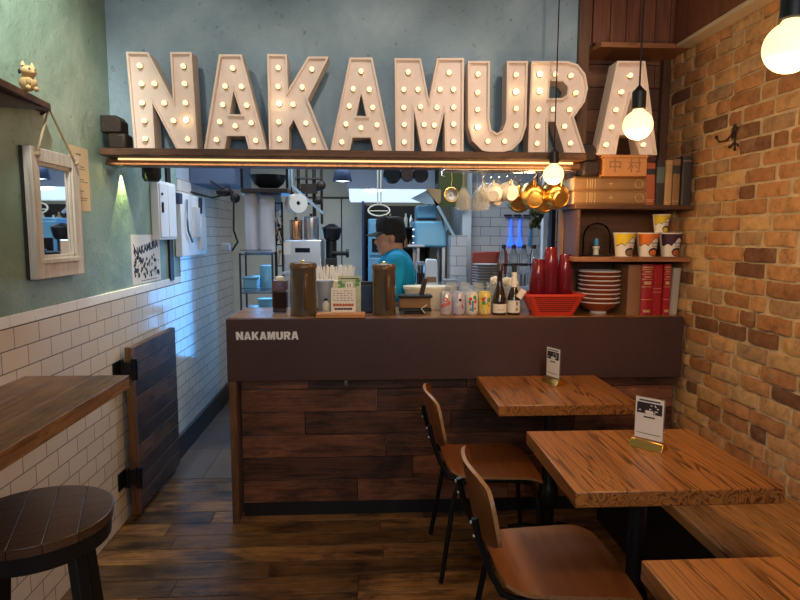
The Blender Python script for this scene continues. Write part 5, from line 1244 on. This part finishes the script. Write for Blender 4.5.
# prep counter in front of the cook
t = thing('prep_counter', 'steel prep counter behind the bar where the cook works', 'counter', (-.28, 3.75, 0))
b = MB(); b.box(-.60, .05, 3.54, 3.98, .92, .95); ob('counter_top', b, 'steel_rough', t, .003, w=True)
b = MB(); b.box(-.58, .03, 3.56, 3.96, 0, .92); ob('cabinet', b, 'steel_rough', t, w=True)

# ================================================================ COOK
def person():
    t = thing('person', 'person in black cap and blue t-shirt working behind the bar, facing left', 'person', (.24, 3.75, 0))
    def rem(name, b, m, vox=.006, sm=4, parent=t):
        o = ob(name, b, m, parent, w=True, ang=180)
        r = o.modifiers.new('r', 'REMESH'); r.mode = 'VOXEL'; r.voxel_size = vox; r.use_smooth_shade = True
        s = o.modifiers.new('s', 'SMOOTH'); s.iterations = sm; s.factor = .5; return o
    def cap(b, pts, rs, seg=16):
        P = []; Rr = []
        for i in range(len(pts)-1):
            for k in range(6): f = k/6; P.append(Vector(pts[i]).lerp(Vector(pts[i+1]), f)); Rr.append(rs[i]*(1-f)+rs[i+1]*f)
        P.append(Vector(pts[-1])); Rr.append(rs[-1]); b.tube(P, Rr, seg); b.ball(pts[0], rs[0], 16, 12); b.ball(pts[-1], rs[-1], 16, 12)
    Y = 3.76; H = Vector((.140, Y, 1.450)); HR = Matrix.Rotation(-.10, 3, 'Y')
    def h(x, y, z): return H+HR @ (Vector((x, y, z))*.87)
    b = MB()
    b.ball(h(.022, 0, .035), .087, 28, 20, sc=(1.02, .80, 1.03), R=HR); b.ball(h(-.028, 0, -.04), .058, 24, 16, sc=(.95, .92, 1.15), R=HR)
    b.ball(h(-.055, 0, -.09), .027, 16, 12, sc=(1, 1.2, .8)); b.ball(h(-.035, 0, .03), .06, 20, 14, sc=(.85, 1.02, .8))
    cap(b, [h(-.078, 0, .015), h(-.098, 0, -.018), h(-.088, 0, -.026)], [.008, .012, .011]); b.ball(h(-.08, 0, -.058), .013, 12, 8, sc=(.8, 1.6, .6)); b.ball(h(-.08, 0, -.071), .012, 12, 8, sc=(.7, 1.4, .6))
    for s in (-1, 1): b.ball(h(.02, s*.078, -.005), .020, 14, 10, sc=(.7, .35, 1.4)); b.ball(h(-.05, s*.038, -.03), .024, 12, 8); b.ball(h(-.072, s*.026, .032), .012, 12, 8, sc=(.7, 1.6, .5))
    cap(b, [h(.03, 0, -.04), (.165, Y, 1.34)], [.056, .062])
    b.ball((.182, Y, 1.21), .130, 28, 20, sc=(.78, 1.15, 1.2)); b.ball((.205, Y, 1.03), .125, 28, 20, sc=(.80, 1.05, 1.1)); b.ball((.235, Y, .87), .135, 28, 20, sc=(.85, 1.12, .9))
    for s in (-1, 1):
        cap(b, [(.172, Y+s*.06, 1.33), (.182, Y+s*.155, 1.305)], [.042, .045])
        cap(b, [(.18, Y+s*.165, 1.295), (.15, Y+s*.190, 1.05), (-.01, Y+s*.11, .995)], [.045, .040, .028])
        cap(b, [(.24, Y+s*.085, .82), (.215, Y+s*.10, .46), (.255, Y+s*.10, .09)], [.085, .055, .040]); cap(b, [(.26, Y+s*.10, .045), (.12, Y+s*.11, .035)], [.04, .032])
        # hand: palm, four bent fingers of different lengths, thumb from the side of the palm
        w = Vector((-.01, Y+s*.11, .995)); pal = Vector((-.06, Y+s*.105, .985))
        b.ball((w+pal)/2, .03, 14, 10, sc=(1.3, 1, .55)); b.ball(pal, .034, 16, 10, sc=(1.1, 1.05, .45))
        for k, ln in enumerate((.062, .070, .066, .052)):
            y = pal.y+(k-1.5)*.019*(-s); cap(b, [(pal.x-.02, y, .984), (pal.x-.03-ln*.45, y, .986), (pal.x-.03-ln*.8, y, .975), (pal.x-.03-ln, y, .962)], [.0095, .009, .0085, .0078], 10)
        cap(b, [(pal.x+.015, pal.y-s*.03, .985), (pal.x-.015, pal.y-s*.052, .98), (pal.x-.045, pal.y-s*.055, .968)], [.012, .010, .009], 10)
    body = rem('body', b, 'skin', .006, 3)
    b = MB(); b.ball((.182, Y, 1.22), .155, 28, 20, sc=(.80, 1.15, 1.12)); b.ball((.205, Y, .97), .155, 28, 20, sc=(.82, 1.05, 1.1)); b.ball((.235, Y, .90), .155, 24, 16, sc=(.86, 1.1, .7))
    cap(b, [(.172, Y, 1.345), (.18, Y, 1.32)], [.066, .08])
    for s in (-1, 1): cap(b, [(.182, Y+s*.06, 1.335), (.180, Y+s*.16, 1.312)], [.058, .064]); cap(b, [(.18, Y+s*.17, 1.30), (.155, Y+s*.192, 1.12)], [.064, .057])
    for v in b.v: v += noise.noise_vector(v*9)*.009
    rem('t_shirt', b, 'tee', .007, 5)
    b = MB(); b.ball((.24, Y, .80), .15, 24, 16, sc=(.88, 1.1, .8))
    for s in (-1, 1): cap(b, [(.24, Y+s*.085, .80), (.215, Y+s*.10, .46), (.25, Y+s*.10, .11)], [.10, .072, .062])
    rem('trousers', b, 'trouser', .009, 4)
    b = MB()
    for s in (-1, 1): cap(b, [(.27, Y+s*.10, .05), (.11, Y+s*.112, .045)], [.05, .043])
    b.v = [Vector((v.x, v.y, max(v.z, .002))) for v in b.v]; rem('shoes', b, 'rubber', .008, 2)
    b = MB(); b.ball(h(.030, 0, .022), .0845, 24, 18, sc=(.98, .83, .92), R=HR)
    b.v = [v if (HR.inverted() @ (v-H)).x > .0 or (HR.inverted() @ (v-H)).z > .04 else H+(v-H)*.8 for v in b.v]
    b.v = [v if (HR.inverted() @ (v-H)).z > -.065 else H+(v-H)*.85 for v in b.v]; ob('hair', b, 'hair', t, w=True, ang=180)
    b = MB(); Mx = Matrix.Translation(h(.018, 0, .055)) @ HR.to_4x4()
    b.lathe([(.090, -.026), (.092, -.01), (.092, .025), (.087, .058), (.073, .077), (.038, .085), (1e-5, .086)], 36, Mx, close=False, sy=.86)
    b.v = [v if (v-h(0, 0, 0)).x > -.02 else v+Vector((0, 0, .012)) for v in b.v]; hat = ob('cap', b, 'cap_black', t, w=True); sd = hat.modifiers.new('s', 'SOLIDIFY'); sd.thickness = .004
    b = MB(); n = 14; top = []
    for i in range(n+1): a = -1.15+2.3*i/n; top.append((-.085*math.cos(a), .076*math.sin(a), .0)); 
    out = []
    for i in range(n+1): a = -1.15+2.3*i/n; out.append((-.05-.105*math.cos(a)*1.0, .082*math.sin(a), -.012+.012*abs(a)*-1))
    for k in range(n):
        for dz in (0, -.004): b.quad(*[(p[0], p[1], p[2]+dz) for p in (top[k], top[k+1], out[k+1], out[k])])
        b.quad(out[k], out[k+1], (out[k+1][0], out[k+1][1], out[k+1][2]-.004), (out[k][0], out[k][1], out[k][2]-.004))
    b.xf(Mx); br = ob('brim', b, 'cap_black', hat, ang=60); br.location = -t.location
    b = MB(); b.ball(h(.018, 0, .156), .006, 10, 8); ob('button', b, 'cap_black', t, w=True)
    for s in (-1, 1):
        b = MB(); b.ball(h(-.074, s*.030, .014), .010, 14, 10, sc=(.6, 1.1, .6)); e = ob('eye', b, 'eyewhite', t, w=True)
        b = MB(); b.ball(h(-.0795, s*.030, .013), .0045, 10, 8, sc=(.5, 1, 1)); ob('iris', b, 'ink', t, w=True)
        b = MB(); b.tube([h(-.078, s*.014, .030), h(-.080, s*.030, .035), h(-.070, s*.046, .030)], .003, 6); ob('eyebrow', b, 'hair', t, w=True)
    b = MB(); b.tube([h(-.083, -.018, -.064), h(-.0925, 0, -.064), h(-.083, .018, -.064)], .0035, 8); ob('lips', b, 'lip', t, w=True)
    return t
person()
# ================================================================ LIGHT AND CAMERA
def area(name, loc, rot, sx, sy, e, col):
    l = bpy.data.lights.new(name, 'AREA'); l.shape = 'RECTANGLE'; l.size = sx; l.size_y = sy; l.energy = e; l.color = col
    o = bpy.data.objects.new(name, l); C.objects.link(o); o.location = loc; o.rotation_euler = rot; return o
area('window_daylight', (.15, -1.5, 2.1), (PI/2+.18, 0, 0), 2.5, .8, 27, (.84, .9, 1))
def spot(name, loc, tgt, e, col, ang, bl=.5, r=.05):
    l = bpy.data.lights.new(name, 'SPOT'); l.energy = e; l.color = col; l.spot_size = math.radians(ang); l.spot_blend = bl; l.shadow_soft_size = r
    o = bpy.data.objects.new(name, l); C.objects.link(o); o.location = loc
    o.rotation_euler = (Vector(tgt)-Vector(loc)).to_track_quat('-Z', 'Y').to_euler(); return o
spot('ceiling_spot', (-.85, 1.75, 2.86), (-1.24, 2.25, 2.35), 95, (.93, 1, .9), 62, .9, .06)
spot('wall_wedge_spot', (-1.232, 3.2, 1.795), (-1.243, 3.2, 1.0), 16, (.95, .9, .35), 62, .35, .004)  # added spot that throws the wedge of light on the left wall
for x in (-.9, 0, .85): spot('track_spot', (x, 1.7, 2.85), (x, 3.0, 2.12), 26, (1, .84, .68), 55, .8, .04)
area('strip_glow', (-.1, 2.965, 1.812), (0, 0, 0), 2.2, .012, 2.4, (1, .66, .3))
area('kitchen_light', (.2, 4.15, 2.4), (0, 0, 0), 1.4, .5, 16, (.8, .92, 1))
area('kitchen_light', (-.85, 4.0, 2.4), (0, 0, 0), .3, .5, 7, (.6, .75, 1))
area('kitchen_blue_fill', (-.75, 5.4, 1.0), (PI/2, 0, PI+.5), .5, 1.2, 9, (.08, .42, 1))  # added blue light for the glow on the left kitchen tiles
w = bpy.data.worlds.new('world'); SC.world = w; w.use_nodes = True
w.node_tree.nodes['Background'].inputs[0].default_value = (.5, .6, .8, 1); w.node_tree.nodes['Background'].inputs[1].default_value = .15
cam = bpy.data.cameras.new('camera'); cam.sensor_width = 36; cam.lens = 602.9*36/800; cam.clip_start = .05
co = bpy.data.objects.new('camera', cam); C.objects.link(co)
p, yaw, roll = .1095, .0556, .0031
fw = Vector((math.sin(yaw)*math.cos(p), math.cos(yaw)*math.cos(p), -math.sin(p))); rt = Vector((math.cos(yaw), -math.sin(yaw), 0)); upv = rt.cross(fw)
r2 = rt*math.cos(roll)+upv*math.sin(roll); u2 = -rt*math.sin(roll)+upv*math.cos(roll)
co.matrix_world = Matrix(((r2.x, u2.x, -fw.x, 0), (r2.y, u2.y, -fw.y, 0), (r2.z, u2.z, -fw.z, 1.48), (0, 0, 0, 1)))
SC.camera = co
SC.view_settings.view_transform = 'Standard'; SC.view_settings.look = 'None'; SC.view_settings.exposure = .1; SC.view_settings.gamma = 1
SC.cycles.use_denoising = True; SC.cycles.max_bounces = 8; SC.cycles.sample_clamp_indirect = 4
